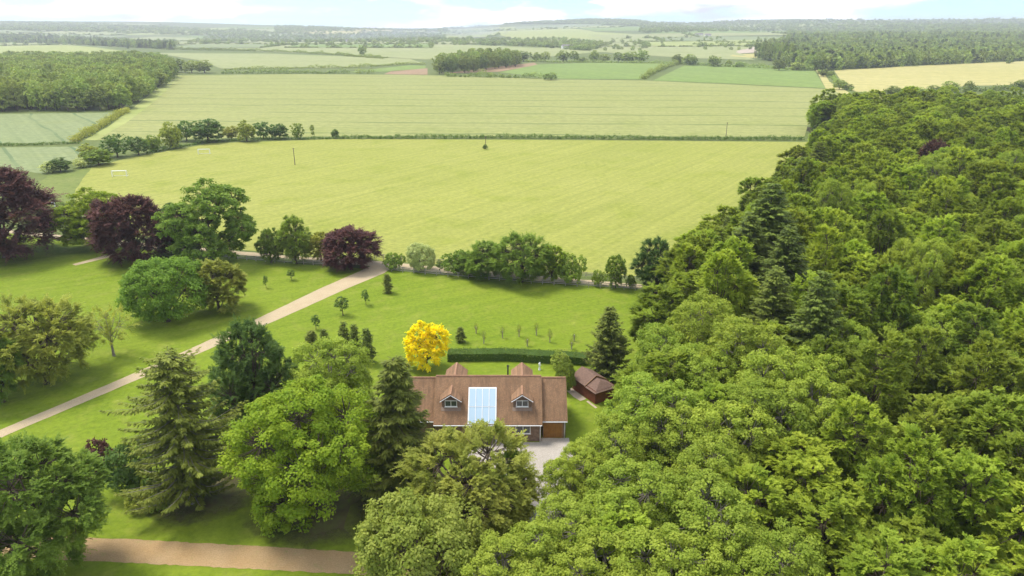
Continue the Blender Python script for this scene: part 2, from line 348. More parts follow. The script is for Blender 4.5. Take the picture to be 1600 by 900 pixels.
for m_, pp in (
    ('yellowgreen', [(-60,68),(60,67),(180,78),(235,86),(60,94),(-60,94)]),
    ('pale', [(240,83),(420,84),(640,92),(662,99),(540,106),(345,107),(310,94)]),
    ('pale', [(275,69),(420,67),(700,69),(800,73),(940,81),(810,93),(660,93),(600,89),(380,79)]),
    ('green', [(540,113),(640,102),(665,103),(665,107),(612,112)]),
    ('soil', [(600,116),(612,111),(668,107),(668,117)]),
    ('soil', [(690,115),(755,107),(835,98),(840,102),(780,112)]),
    ('green', [(780,113),(840,101),(930,98),(1050,99),(1030,105),(1000,124),(870,123)]),
    ('green', [(1020,126),(1070,102),(1180,102),(1272,110),(1290,138),(1150,131)]),
    ('pale', [(945,82),(820,76),(1000,64),(1180,74),(1150,80),(1180,94),(1060,90)]),
    ('pink', [(1150,80),(1180,73),(1186,82),(1150,84)]), ('gold', [(1146,85),(1182,84),(1182,91),(1140,88)]),
    ('bluewheat', [(1000,62),(1100,57),(1230,58),(1180,70),(1100,66)]),
    ('yellowgreen', [(1000,54),(1085,50),(1090,55),(1030,59)]), ('pale', [(1130,50),(1240,46),(1230,55),(1120,55)]),
    ('yellowgreen', [(765,52),(830,42),(880,42),(930,50),(1000,54),(950,60),(870,64),(800,60)]),
    ('green', [(885,41),(1010,42),(1010,48),(930,49)]), ('pale', [(660,52),(740,44),(800,46),(790,54),(700,57)]),
    ('yellowgreen', [(180,49),(260,44),(330,48),(300,54),(200,55)]), ('pale', [(0,42),(70,39),(75,43),(10,47)]),
    ('green', [(240,60),(320,56),(330,64),(270,67)]), ('pale', [(350,52),(420,50),(430,54),(360,56)])):
    pts = P(*pp)
    if len(pts) > 2: sheet('field', pts, M[m_], 0.05)
# drives and tracks
sheet('gravel_drive', P((15, 678), (150, 621), (300, 557), (440, 497), (540, 452), (600, 427), (612, 419), (590, 411), (555, 427), (500, 451), (400, 499), (250, 566), (100, 630), (0, 672), (-120, 722), (-100, 730)), M['drive'], 0.026, 0.25, 1.5)
sheet('gravel_track', P((-60, 356), (80, 372), (250, 388), (480, 407), (560, 414), (612, 419), (720, 428), (850, 440), (1000, 450), (1020, 446), (850, 432), (720, 420), (620, 411), (570, 407), (480, 402), (250, 382), (80, 366), (-60, 350)), M['drive'], 0.030, 0.3, 2)
sheet('gravel_track', P((-120, 832), (190, 842), (550, 862), (720, 874), (720, 914), (545, 897), (190, 879), (-120, 866)), M['track'], 0.026, 0.16, 0.5)
sheet('garden_path', P((113, 413), (118, 415), (180, 400), (176, 396)), M['drive'], 0.03, 0.1, 1)

# ------------------------------------------------------------------ foliage makers
def unit(a): return a/np.maximum(np.linalg.norm(a, axis=-1, keepdims=True), 1e-6)
UP = np.array([0, 0, 1.0])
def leafquads(Pn, Nn, D, L, W, fold=0.12):
    """folded diamond leaves: base points, normals, long axes"""
    D = unit(D-Nn*np.sum(D*Nn, -1, keepdims=True)); B = np.cross(Nn, D)
    L = L[:, None]; W = W[:, None]; m = Pn+D*L*0.5-Nn*L*fold
    V = np.stack([Pn, m+B*W*0.5, Pn+D*L-Nn*L*0.1, m-B*W*0.5], 1)
    V[:, 0] += Nn*0; return V.reshape(-1, 3)
def quadidx(n): return np.arange(4*n).reshape(-1, 4)
def fib(n, rng, jit=0.25):
    k = np.arange(n)+0.5; z = 1-2*k/n; a = k*2.399963+rng.random()*6.28; r = np.sqrt(1-z*z)
    return unit(np.stack([r*np.cos(a), r*np.sin(a), z], -1)+rng.normal(0, jit, (n, 3)))
def fluff(C, R, O, n, rng, leaf, flat=0.75, upb=0.45):
    """leaves on the skins of clumps at C with radii R and outward directions O"""
    k = len(C); d = unit(rng.normal(0, 1, (k, n, 3))+0.75*O[:, None]+UP*0.35)
    p = C[:, None]+d*R[:, None, None]*np.minimum(rng.uniform(0.42, 1.12, (k, n, 1))+rng.exponential(0.05, (k, n, 1)), 1.5)*np.array([1, 1, flat])
    nn = unit(d*0.7+UP*upb+rng.normal(0, 0.42, (k, n, 3))); ax = np.cross(nn, rng.normal(0, 1, (k, n, 3)))-UP*0.35
    L = leaf*rng.uniform(0.7, 1.35, k*n)
    V = leafquads(p.reshape(-1, 3), nn.reshape(-1, 3), unit(ax.reshape(-1, 3)), L, L*0.68)
    t = np.clip(rng.uniform(0.1, 0.9, (k, 1))*0.6+rng.random((k, n))*0.45, 0, 1).ravel()
    return V, t
def spray(C, R, O, ns, rng, leaf, k=7):
    """feathery shoots arching out of each clump, leaves in two rows along each shoot"""
    c = len(C); d = unit(rng.normal(0, 0.5, (c, ns, 3))+0.85*O[:, None]+UP*0.42)
    L = R[:, None, None]*rng.uniform(0.9, 1.75, (c, ns, 1)); b = C[:, None]-d*R[:, None, None]*0.25+rng.normal(0, 0.3, (c, ns, 3))*R[:, None, None]
    sd = unit(np.cross(d, UP)+rng.normal(0, 0.35, (c, ns, 3)))
    Vs = []; Ts = []; tc = rng.uniform(0, 1, (c, 1))*0.55+rng.random((c, ns))*0.25
    for i in range(k):
        s = (i+0.6)/k
        for sg in (-1, 1):
            s2 = s+sg*0.25/k
            p = b+d*L*s2-UP*L*0.28*s2*s2
            dd = unit(d*0.75-UP*0.4*s+sd*sg*0.85*(1-0.5*s)+rng.normal(0, 0.12, (c, ns, 3)))
            nn = unit(np.cross(sd, d)*1.0+UP*0.7+rng.normal(0, 0.28, (c, ns, 3)))
            l = leaf*(1.25-0.6*s)*rng.uniform(0.75, 1.25, c*ns)
            Vs.append(leafquads(p.reshape(-1, 3), nn.reshape(-1, 3), dd.reshape(-1, 3), l, l*0.55)); Ts.append(np.clip(tc+rng.random((c, ns))*0.3, 0, 1).ravel())
    return np.concatenate(Vs), np.concatenate(Ts)
class Proto: pass
def broadleaf(seed, R, H, zb, nl, ncl, style, leaf, nleaf, mat, bark, lob=0.46, spread=0.58, cr=(0.26, 0.42), trunk_r=None, twigs=True, k=7, flat=0.75):
    rng = np.random.default_rng(seed); zc, hz = (zb+H)/2, (H-zb)/2
    d = fib(nl, rng, 0.3); ctr = d*np.array([R, R, hz])*spread*rng.uniform(0.8, 1.12, (nl, 1))+np.array([0, 0, zc])
    ctr = np.vstack([ctr, [[rng.normal(0, R*.08), rng.normal(0, R*.08), zc+hz*0.45]]])
    lr = lob*R*rng.uniform(0.75, 1.18, nl+1); C = []; O = []; CR = []; own = []
    for i, c in enumerate(ctr):
        dd = fib(ncl, rng, 0.22); sq = np.array([1, 1, min(1.0, 0.55+0.45*hz/R)])
        p = c+dd*lr[i]*sq*rng.uniform(0.72, 1.1, (ncl, 1))
        keep = (dd[:, 2] > -0.72) & (p[:, 2] > zb*0.75)
        for j, c2 in enumerate(ctr):
            if j != i: keep &= np.linalg.norm(p-c2, axis=1) > 0.82*lr[j]
        p, dd = p[keep], dd[keep]
        C.append(p); O.append(unit(dd+0.5*unit(p-np.array([0, 0, zc])))); CR.append(lr[i]*rng.uniform(*cr, len(p))); own += [i]*len(p)
    C = np.concatenate(C); O = np.concatenate(O); CR = np.concatenate(CR)
    lo, hi = C[:, 2].min(), C[:, 2].max(); zr = lambda z: zb+CR.mean()*0.6+(z-lo)/(hi-lo)*(H-zb-CR.mean()*1.4); C[:, 2] = zr(C[:, 2]); ctr[:, 2] = zr(ctr[:, 2])
    V, t = fluff(C, CR, O, nleaf, rng, leaf, flat) if style == 'fluff' else spray(C, CR, O, nleaf, rng, leaf, k)
    s = H/V[:, 2].max(); V = V*s; C = C*s; ctr = ctr*s
    pr = Proto(); pr.R = np.percentile(np.hypot(V[:, 0], V[:, 1]), 97); pr.H = H
    pr.crown = qmesh('crown', V, quadidx(len(V)//4), mat, t)
    mb = MB(); tr = trunk_r or R*0.06; top = zc*0.95
    lean = rng.normal(0, R*0.03, 2)
    tp = lambda z: Vector((lean[0]*z/top, lean[1]*z/top, z))
    mb.tube([tp(-0.15), tp(0.25), tp(zb*0.6), tp(zb), tp(top*0.75), tp(top)], [tr*1.5, tr*1.1, tr*0.92, tr*0.8, tr*0.5, tr*0.25], 8)
    for i, c in enumerate(ctr):
        z0 = min(max(zb*0.75, c[2]-1.1*math.hypot(c[0], c[1])), top*0.9); a = tp(z0); c = Vector(c); m = a.lerp(c, 0.5)+Vector((0, 0, -0.06*R))
        mb.tube([a, m, c], [tr*0.45, tr*0.32, tr*0.16], 5)
        if twigs:
            for q in np.where(np.array(own) == i)[0]:
                e = Vector(C[q]); mb.tube([c, c.lerp(e, 0.5)+Vector((0, 0, -0.03*R)), e], [tr*0.13, tr*0.09, tr*0.03], 4)
    pr.trunk = mb.mesh('trunk', bark, True); return pr
def conifer(seed, R, H, zb, step, nb, droop, mat, bark, prof=0.85, card=(0.55, 0.16), dens=9, hang=0.3, ragged=0.15, upturn=0.15, asym=0.0):
    rng = np.random.default_rng(seed); Pn, Nn, D, L, T = [], [], [], [], []; mb = MB(); tr = R*0.055
    mb.tube([(0, 0, -0.15), (0, 0, 0.3), (0, 0, H*0.5), (0, 0, H*0.97)], [tr*1.5, tr*1.15, tr*0.6, 0.02], 8)
    z = zb
    while z < H*0.985:
        f = (z-zb)/(H-zb); l0 = R*((1-f)**prof)*(0.75+0.25*min(1, f*6)) + 0.12
        for b in range(nb):
            a = rng.random()*6.283; l = l0*rng.uniform(1-2.2*ragged, 1+ragged)*(1+asym*math.sin(a+z*0.55)+asym*0.6*math.sin(2*a+z*1.3+1)); h = np.array([math.cos(a), math.sin(a), 0]); sd = np.array([-h[1], h[0], 0])
            zz = z+rng.normal(0, step*0.3)
            S = lambda s: np.array([0, 0, zz])+h*l*s+UP*(-droop*l*s*(1.3-s)+upturn*l*s**3)
            if l > R*0.3: mb.tube([S(0), S(0.5), S(0.95)], [tr*0.28*(1-f)+.012, tr*0.16*(1-f)+.008, 0.006], 4)
            n = max(3, int(l*dens/1.0)); tb = rng.random()
            for q in range(n):
                s = 0.16+0.84*(q+rng.random())/n; p = S(s)
                for sg in (-1, 1):
                    for _ in range(2):
                        w = (1-s)*0.55+0.22
                        Pn.append(p+rng.normal(0, 0.05, 3)); dv = sd*sg*w+h*(0.55+0.4*s)*rng.uniform(0.3, 1)-UP*hang*rng.uniform(0.4, 1.5); D.append(dv)
                        Nn.append(UP*0.9+h*0.25+rng.normal(0, 0.35, 3)); L.append(card[0]*rng.uniform(0.7, 1.4)*(0.55+0.6*(1-s)*min(1, l/2.0))); T.append(0.25*tb+0.55*rng.random()*(0.4+0.6*s)+0.1)
        z += step*(0.75+0.5*rng.random())*(1.0-0.35*f)
    L = np.array(L); V = leafquads(np.array(Pn), unit(np.array(Nn)), unit(np.array(D)), L, L*card[1]/card[0]*1.3, 0.05)
    pr = Proto(); pr.R = np.percentile(np.hypot(V[:, 0], V[:, 1]), 97); pr.H = H
    pr.crown = qmesh('crown', V, quadidx(len(V)//4), mat, np.array(T)); pr.trunk = mb.mesh('trunk', bark, True); return pr

PR = {}
PR['beech_a'] = broadleaf(11, 4.4, 18, 2.5, 11, 28, 'spray', 0.30, 21, M['beech'], M['bark'], spread=0.56)
PR['beech_b'] = broadleaf(12, 4.2, 19, 3, 10, 28, 'spray', 0.30, 21, M['beech'], M['bark'], spread=0.6)
PR['beech_c'] = broadleaf(13, 4.6, 17, 2.5, 13, 26, 'spray', 0.29, 20, M['beech'], M['bark'], lob=0.40)
PR['ash_a'] = broadleaf(21, 5.2, 16, 4, 12, 34, 'fluff', 0.23, 165, M['ash'], M['palebark'], lob=0.40, cr=(0.24, 0.41))
PR['ash_b'] = broadleaf(22, 5.6, 15, 4, 14, 30, 'fluff', 0.23, 165, M['ash'], M['palebark'], lob=0.37, cr=(0.26, 0.43))
PR['lime'] = broadleaf(31, 7.8, 17, 0.8, 24, 36, 'fluff', 0.27, 145, M['lime'], M['bark'], lob=0.33, spread=0.68, cr=(0.24, 0.42))
PR['round'] = broadleaf(41, 5.2, 9, 0.3, 18, 46, 'fluff', 0.27, 130, M['maple'], M['bark'], lob=0.46, spread=0.54, cr=(0.24, 0.40))
PR['sycamore'] = broadleaf(51, 7, 19, 1.4, 20, 34, 'fluff', 0.42, 75, M['maple'], M['bark'], lob=0.33, spread=0.70, cr=(0.24, 0.4))
PR['beechdense'] = broadleaf(61, 6.5, 14, 0.7, 20, 44, 'spray', 0.40, 16, M['copper'], M['bark'], lob=0.46, spread=0.54, cr=(0.3, 0.46))
PR['walnut'] = broadleaf(71, 7.5, 13.5, 1.5, 22, 36, 'spray', 0.27, 22, M['olive'], M['bark'], lob=0.38, spread=0.60, cr=(0.22, 0.36))
PR['feather'] = broadleaf(81, 6.5, 16, 0.6, 20, 34, 'spray', 0.28, 20, M['maple'], M['bark'], lob=0.38, spread=0.66)
PR['open'] = broadleaf(91, 4.5, 10, 1.0, 14, 26, 'spray', 0.36, 12, M['olive'], M['bark'], lob=0.42)
PR['thin'] = broadleaf(92, 3.0, 7, 2, 8, 18, 'spray', 0.22, 7, M['olive'], M['palebark'], lob=0.5, k=5)
PR['shrub'] = broadleaf(101, 2.0, 3.0, 0.2, 8, 18, 'fluff', 0.24, 34, M['maple'], M['bark'], lob=0.45)
PR['sapling'] = broadleaf(102, 0.85, 3.2, 0.9, 6, 10, 'fluff', 0.2, 18, M['dark'], M['bark'], lob=0.5, trunk_r=0.05)
PR['spruce_weep'] = conifer(111, 3.5, 17.5, 0.8, 0.5, 8, 0.55, M['spruce'], M['bark'], 0.62, (0.75, 0.15), 7, 1.25, 0.12, 0.15)
PR['spruce'] = conifer(112, 4.2, 20, 1.5, 0.55, 8, 0.28, M['spruce'], M['bark'], 0.72, (0.62, 0.2), 6, 0.3, 0.16, 0.2)
PR['fir'] = conifer(113, 2.6, 9.5, 0.5, 0.42, 8, 0.3, M['spruce'], M['bark'], 0.7, (0.5, 0.17), 7, 0.35, 0.16, 0.25)
PR['cedar'] = conifer(114, 5.6, 18.5, 1.6, 0.62, 8, 0.42, M['cedar'], M['palebark'], 0.42, (0.62, 0.17), 6, 0.75, 0.28, 0.16, asym=0.2)
PR['yew'] = conifer(115, 0.9, 4.2, 0.2, 0.3, 7, -0.5, M['spruce'], M['bark'], 0.5, (0.4, 0.15), 9, 0.0, 0.15, 0.0)
PR['far_a'] = broadleaf(121, 5.5, 13, 1.8, 8, 16, 'fluff', 1.1, 14, M['far'], M['bark'], lob=0.45, twigs=False)
PR['far_b'] = broadleaf(122, 5.0, 15, 2.2, 9, 15, 'fluff', 1.1, 14, M['far'], M['bark'], lob=0.42, twigs=False)
PR['far_c'] = broadleaf(123, 6.5, 12, 1.2, 10, 14, 'fluff', 1.2, 13, M['far'], M['bark'], lob=0.40, twigs=False)
PR['tiny'] = broadleaf(124, 6.0, 12, 0.8, 6, 8, 'fluff', 2.2, 9, M['far'], M['bark'], lob=0.48, twigs=False)
PR['poplar'] = broadleaf(125, 2.2, 22, 2, 12, 12, 'fluff', 0.9, 14, M['far'], M['bark'], lob=0.7, spread=0.8, twigs=False)
PR['farspruce'] = conifer(126, 3.6, 17, 0.8, 1.2, 6, 0.25, M['far'], M['bark'], 0.85, (1.5, 0.6), 2, 0.3, 0.15, 0.1)

def plant(kind, X, Y, h, w, name, label, cat='tree', group=None, mat=None, rot=None, z=None, parts=True):
    """a copy of one kind of tree at X, Y with height h and width w in metres"""
    p = PR[kind]; z = float(hgt(X, Y)) if z is None else z
    r = empty(name, (X, Y, z), (X*1.7+Y*2.3) % 6.283 if rot is None else rot)
    r.scale = (w/(2*p.R), w/(2*p.R), h/p.H); tag(r, label, cat, group)
    for nm, me in (('crown', p.crown), ('trunk', p.trunk)):
        if nm == 'trunk' and not parts: continue
        o = link(bpy.data.objects.new(nm, me), r)
        if mat and nm == 'crown': o.material_slots[0].link = 'OBJECT'; o.material_slots[0].material = M[mat]
    return r
def ptree(kind, px, base, top, w, name, label, **kw):
    """plant by where the foot, the top and the sides stand in the photograph"""
    X, Y = at(px, base); zg = float(hgt(X, Y)); h = max(0.6, z_at(px, top, Y)-zg)
    return plant(kind, X, Y, h, w/ppm(X, Y, zg+h*0.5), name, label, **kw)

def wood(name, pts, kinds, label, mat=None):
    """a mass of trees nobody could count: one object, crowns set on points by geometry nodes. pts: x, y, z, height, width, kind"""
    pts = np.array(pts, dtype=float); me = bpy.data.meshes.new(name); me.vertices.add(len(pts)); me.vertices.foreach_set('co', pts[:, :3].astype(np.float32).ravel()); me.update()
    kk = pts[:, 5].astype(int); sc = np.zeros((len(pts), 3), np.float32); rt = np.zeros((len(pts), 3), np.float32); rt[:, 2] = RNG.random(len(pts))*6.283
    for i, k in enumerate(kinds):
        p = PR[k]; s = kk == i; sc[s, 0] = sc[s, 1] = pts[s, 4]/(2*p.R); sc[s, 2] = pts[s, 3]/p.H
    for nm, ty, dat in (('k', 'INT', kk.astype(np.int32)), ('sc', 'FLOAT_VECTOR', sc), ('rt', 'FLOAT_VECTOR', rt)):
        a = me.attributes.new(nm, ty, 'POINT'); a.data.foreach_set('value' if ty == 'INT' else 'vector', dat.ravel())
    o = link(bpy.data.objects.new(name, me)); tag(o, label, 'wood', kind='stuff')
    ng = bpy.data.node_groups.new(name, 'GeometryNodeTree'); ng.is_modifier = True
    ng.interface.new_socket('Geometry', in_out='INPUT', socket_type='NodeSocketGeometry'); ng.interface.new_socket('Geometry', in_out='OUTPUT', socket_type='NodeSocketGeometry')
    gi, go, jn = ng.nodes.new('NodeGroupInput'), ng.nodes.new('NodeGroupOutput'), ng.nodes.new('GeometryNodeJoinGeometry')
    def attr(nm, ty):
        n = ng.nodes.new('GeometryNodeInputNamedAttribute'); n.data_type = ty; n.inputs[0].default_value = nm; return n.outputs[0]
    ka, sa, ra = attr('k', 'INT'), attr('sc', 'FLOAT_VECTOR'), attr('rt', 'FLOAT_VECTOR')
    for i, k in enumerate(kinds):
        ob = PROTO_OBJ[k]; oi = ng.nodes.new('GeometryNodeObjectInfo'); oi.inputs[0].default_value = ob; oi.transform_space = 'ORIGINAL'
        cm = ng.nodes.new('FunctionNodeCompare'); cm.data_type = 'INT'; cm.operation = 'EQUAL'; ng.links.new(ka, cm.inputs[2]); cm.inputs[3].default_value = i
        ip = ng.nodes.new('GeometryNodeInstanceOnPoints'); ng.links.new(gi.outputs[0], ip.inputs['Points']); ng.links.new(cm.outputs[0], ip.inputs['Selection'])
        ng.links.new(oi.outputs['Geometry'], ip.inputs['Instance']); ng.links.new(ra, ip.inputs['Rotation']); ng.links.new(sa, ip.inputs['Scale'])
        ng.links.new(ip.outputs[0], jn.inputs[0])
    ng.links.new(jn.outputs[0], go.inputs[0])
    md = o.modifiers.new('trees', 'NODES'); md.node_group = ng; return o
PROTO_OBJ = {}
def first_of(kind, o):
    for c in o.children:
        if c.data is PR[kind].crown: PROTO_OBJ.setdefault(kind, c)

def inpoly(x, y, poly):
    r = False; j = len(poly)-1
    for i in range(len(poly)):
        xi, yi = poly[i]; xj, yj = poly[j]
        if (yi > y) != (yj > y) and x < (xj-xi)*(y-yi)/(yj-yi)+xi: r = not r
        j = i
    return r

def hedge(name, path, width, height, label, leaf=0.3, dens=1.0, lump=0.25, mat='hedge', group=None, cat='hedge', flat_top=False):
    """a leafy hedge along world points: clipped ones keep flat faces, wild ones are a run of uneven bushes"""
    pts = [Vector((x, y, float(hgt(x, y)))) for x, y in path]; V = []; T = []; rng = RNG; mb = MB(); core = MB()
    for a, b in zip(pts, pts[1:]):
        l = (b-a).length; d = np.array((b-a)/l); sd = np.array([-d[1], d[0], 0]); sd = sd/np.linalg.norm(sd)
        if flat_top:
            n = int(l*90*dens*(height+width)/2.5); s = rng.random(n)*l; u = rng.random(n)*(2*height+width)
            q = np.where(u < height, -1.0, np.where(u > height+width, 1.0, (u-height)/width*2-1))
            zz = np.where(u < height, u, np.where(u > height+width, u-height-width, height)); top = np.abs(q) < 1; 
            zz = zz*(1+0.05*np.sin(s*0.9)+0.04*np.sin(s*2.3+1)); q = q*(1+0.05*np.sin(s*1.4+2))
            p = np.array(a)+d*s[:, None]+sd*(q*width/2)[:, None]+UP*zz[:, None]+rng.normal(0, leaf*0.25, (n, 3))
            nn = unit(np.where(top[:, None], UP, sd*np.sign(q)[:, None])+UP*0.25+rng.normal(0, 0.45, p.shape)); L = leaf*rng.uniform(0.7, 1.4, n)
            V.append(leafquads(p, nn, unit(np.cross(nn, rng.normal(0, 1, p.shape))), L, L*0.75)); T.append(np.clip(0.3+0.2*np.sin(s*0.6)+0.4*rng.random(n), 0, 1))
            S_ = Vector(sd)*width*0.46; U_ = Vector((0, 0, height*0.95))
            core.add([a-S_, a+S_, a+S_+U_, a-S_+U_, b-S_, b+S_, b+S_+U_, b-S_+U_], [(0,1,2,3),(7,6,5,4),(1,0,4,5),(2,1,5,6),(3,2,6,7),(0,3,7,4)])
        else:
            m = max(2, int(l/(height*0.42))); s = (np.arange(m)+rng.random(m))/m*l; wob = 1+lump*(np.sin(s/height*0.35+rng.random()*6)+0.6*np.sin(s/height*0.9+rng.random()*6))
            R = height*rng.uniform(0.36, 0.62, m)*np.clip(wob, 0.45, 1.7); C = np.array(a)+d*s[:, None]+sd*(rng.normal(0, 0.22, m)*width)[:, None]; C[:, 2] += (b.z-a.z)*0+R*0.72*rng.uniform(0.8, 1.25, m)
            n = int(max(10, dens*2.6*height*height/(leaf*leaf))); O = np.tile(UP*0.4, (m, 1)); v, t = fluff(C, R, O, n, rng, leaf, 0.95); V.append(v); T.append(t)
        for i in range(max(1, int(l/max(3, height)))):
            c = a.lerp(b, (i+0.5)/max(1, int(l/max(3, height)))); mb.tube([c+Vector((0, 0, -0.1)), c+Vector((0, 0, height*0.75))], [0.06, 0.02], 4)
    V = np.concatenate(V); r = empty(name, tuple(pts[0])); tag(r, label, cat, group); org = np.array(pts[0])
    link(bpy.data.objects.new('foliage', qmesh('foliage', V-org, quadidx(len(V)//4), M[mat], np.concatenate(T))), r)
    if core.v: core.build('branches', M[mat], r).data.transform(Matrix.Translation(-pts[0]))
    mb.build('stems', M['bark'], r).data.transform(Matrix.Translation(-pts[0])); return r

# ------------------------------------------------------------------ the house
def tilemat(name, a, b_, moss):
    m, nt, b = nodes(name, 0.9, 0.15); v = coords(nt, obj=False)
    sp = N(nt, 'ShaderNodeSeparateXYZ'); nt.links.new(v, sp.inputs[0])
    col = mixc(nt, ramp(nt, noise(nt, 0.7, 5, v, 0.6), 0.3, 0.7), a, b_)
    br = N(nt, 'ShaderNodeTexBrick', Scale=1.0); br.inputs['Brick Width'].default_value = 0.17; br.inputs['Row Height'].default_value = 0.10; br.inputs['Mortar Size'].default_value = 0.008
    br.inputs['Color1'].default_value = (1.14, 1.1, 1.08, 1); br.inputs['Color2'].default_value = (0.84, 0.84, 0.85, 1); br.inputs['Mortar'].default_value = (0.5, 0.5, 0.5, 1)
    cb = N(nt, 'ShaderNodeCombineXYZ'); nt.links.new(sp.outputs[0], cb.inputs[0]); nt.links.new(sp.outputs[2], cb.inputs[1]); nt.links.new(cb.outputs[0], br.inputs['Vector'])
    col = mixc(nt, 1.0, col, br.outputs['Color'], 'MULTIPLY')
    mp = N(nt, 'ShaderNodeMapping'); mp.inputs['Scale'].default_value = (2.6, 0.35, 0.35); nt.links.new(v, mp.inputs['Vector'])
    col = mixc(nt, ramp(nt, noise(nt, 1.0, 5, mp.outputs[0], 0.7), 0.48, 0.72), col, moss)
    nt.links.new(col, b.inputs['Base Color'])
    bp = N(nt, 'ShaderNodeBump', Strength=0.7, Distance=0.03); nt.links.new(br.outputs['Fac'], bp.inputs['Height']); bp.invert = True; nt.links.new(bp.outputs[0], b.inputs['Normal']); return m
def brickmat():
    m, nt, b = nodes('brown_brick', 0.9, 0.15); v = coords(nt, obj=False); sp = N(nt, 'ShaderNodeSeparateXYZ'); nt.links.new(v, sp.inputs[0])
    ad = N(nt, 'ShaderNodeMath', operation='ADD'); nt.links.new(sp.outputs[0], ad.inputs[0]); nt.links.new(sp.outputs[1], ad.inputs[1])
    cb = N(nt, 'ShaderNodeCombineXYZ'); nt.links.new(ad.outputs[0], cb.inputs[0]); nt.links.new(sp.outputs[2], cb.inputs[1])
    br = N(nt, 'ShaderNodeTexBrick', Scale=1.0); br.inputs['Brick Width'].default_value = 0.225; br.inputs['Row Height'].default_value = 0.075; br.inputs['Mortar Size'].default_value = 0.006
    br.inputs['Color1'].default_value = (.20, .115, .075, 1); br.inputs['Color2'].default_value = (.29, .18, .12, 1); br.inputs['Mortar'].default_value = (.36, .31, .26, 1)
    nt.links.new(cb.outputs[0], br.inputs['Vector']); nt.links.new(mixc(nt, ramp(nt, noise(nt, 2.5, 4, v), 0.4, 0.8), br.outputs['Color'], (.15, .10, .075)), b.inputs['Base Color']); return m
M['tile'] = tilemat('clay_tiles', (.275,.162,.090), (.335,.206,.116), (.165,.105,.063))
M['ridge'] = simple('ridge_clay', (.30,.165,.095), 0.85, 0.2, 3)
M['brick'] = brickmat()
M['oak'] = simple('stained_timber', (.32,.145,.03), 0.55, 0.18, 2.5, bump=0.2)
M['oakpost'] = simple('oak_post', (.30,.17,.07), 0.6, 0.15, 2.5)
M['shedwall'] = simple('red_stained_boards', (.16,.045,.020), 0.7, 0.2, 2, bump=0.2)
M['shedroof'] = simple('brown_felt_shingles', (.17,.105,.075), 0.95, 0.2, 4, bump=0.5)
M['lead'] = simple('lead_flashing', (.21,.15,.11), 0.7, 0.12, 2)
M['lamp'] = simple('lamp_housing', (.75,.55,.45), 0.5, 0.05, 2)
def glassmat(name, col, rough):
    m, nt, b = nodes(name, rough, 0.5); b.inputs['Base Color'].default_value = (*col, 1); b.inputs['IOR'].default_value = 1.5
    b.inputs['Coat Weight'].default_value = 0.6; b.inputs['Coat Roughness'].default_value = 0.03; return m
M['pane'] = glassmat('dark_window_glass', (.045,.055,.06), 0.05)
M['skypane'] = glassmat('blue_roof_glass', (.33,.47,.57), 0.12)

HO = Vector((-3.2, 83.0, 0))
house = empty('house', tuple(HO)); tag(house, 'detached brick house with brown tiled roof, two front dormers and a large rooflight', 'house')
def hb(mb, name, mat, parent=None, smooth=False, label=None):
    o = mb.build(name, M[mat], parent or house, smooth)
    if parent is None: o.location = -HO
    if label: o['label'] = label
    return o
TP = 0.9
def block(x0, x1, ey, ez, h, wy, wall_x0=None, wall_x1=None, nm=''):
    """walls with gables plus a two-slope roof; ey/ez front eave, h half span"""
    ry, rz = ey+h, ez+TP*h; yb = ey+2*h-(wy-ey); a, b = (wall_x0 or x0+0.12), (wall_x1 or x1-0.12)
    wz = ez+TP*(wy-ey)-0.16; g = rz-0.17
    hb(MB().add([(a,wy,0),(b,wy,0),(b,yb,0),(a,yb,0),(a,wy,wz),(b,wy,wz),(b,yb,wz),(a,yb,wz),(a,ry,g),(b,ry,g)],
        [(0,1,5,4),(2,3,7,6),(1,2,6,9,5),(3,0,4,8,7),(4,5,9,8),(6,7,8,9)]), 'wall', 'brick')
    fr = hb(MB().slab([(x0,ey,ez),(x1,ey,ez),(x1,ry,rz),(x0,ry,rz)], 0.13), 'roof', 'tile')
    hb(MB().slab([(x1,ry+h,ez),(x0,ry+h,ez),(x0,ry,rz),(x1,ry,rz)], 0.13), 'roof', 'tile')
    n = int((x1-x0)/0.45)
    for k in range(n):
        xa = x0+(x1-x0)*k/n; xb = x0+(x1-x0)*(k+1)/n-0.02
        hb(MB().add([(xa,ry-.15,rz-.09),(xa,ry-.08,rz+.06),(xa,ry+.08,rz+.06),(xa,ry+.15,rz-.09),(xb,ry-.15,rz-.09),(xb,ry-.08,rz+.075),(xb,ry+.08,rz+.075),(xb,ry+.15,rz-.09)],
           [(0,1,5,4),(1,2,6,5),(2,3,7,6),(3,2,1,0),(4,5,6,7)]), 'ridge_tile', 'ridge')
    for x, s in ((x0, -1), (x1, 1)):     # verge boards
        hb(MB().bar((x+s*0.02, ey-0.02, ez-0.13), (x+s*0.02, ry, rz-0.13), 0.03, 0.18), 'verge', 'oakpost')
    hb(MB().tube([(x0, ey-0.07, ez-0.10), (x1, ey-0.07, ez-0.10)], 0.065, 6), 'gutter', 'whitepaint')
    return ry, rz
RYM, RZM = block(-10.0, 3.85, 78.1, 2.7, 4.94, 78.5)
block(3.88, 7.12, 79.0, 2.7, 4.44, 79.4, wall_x1=6.95)
block(-13.6, -10.03, 79.0, 2.7, 4.44, 79.4)
def roofpt(x, t, up=0.0): return (x, 78.1+t-up*0.669, 2.7+TP*t+up*0.743)
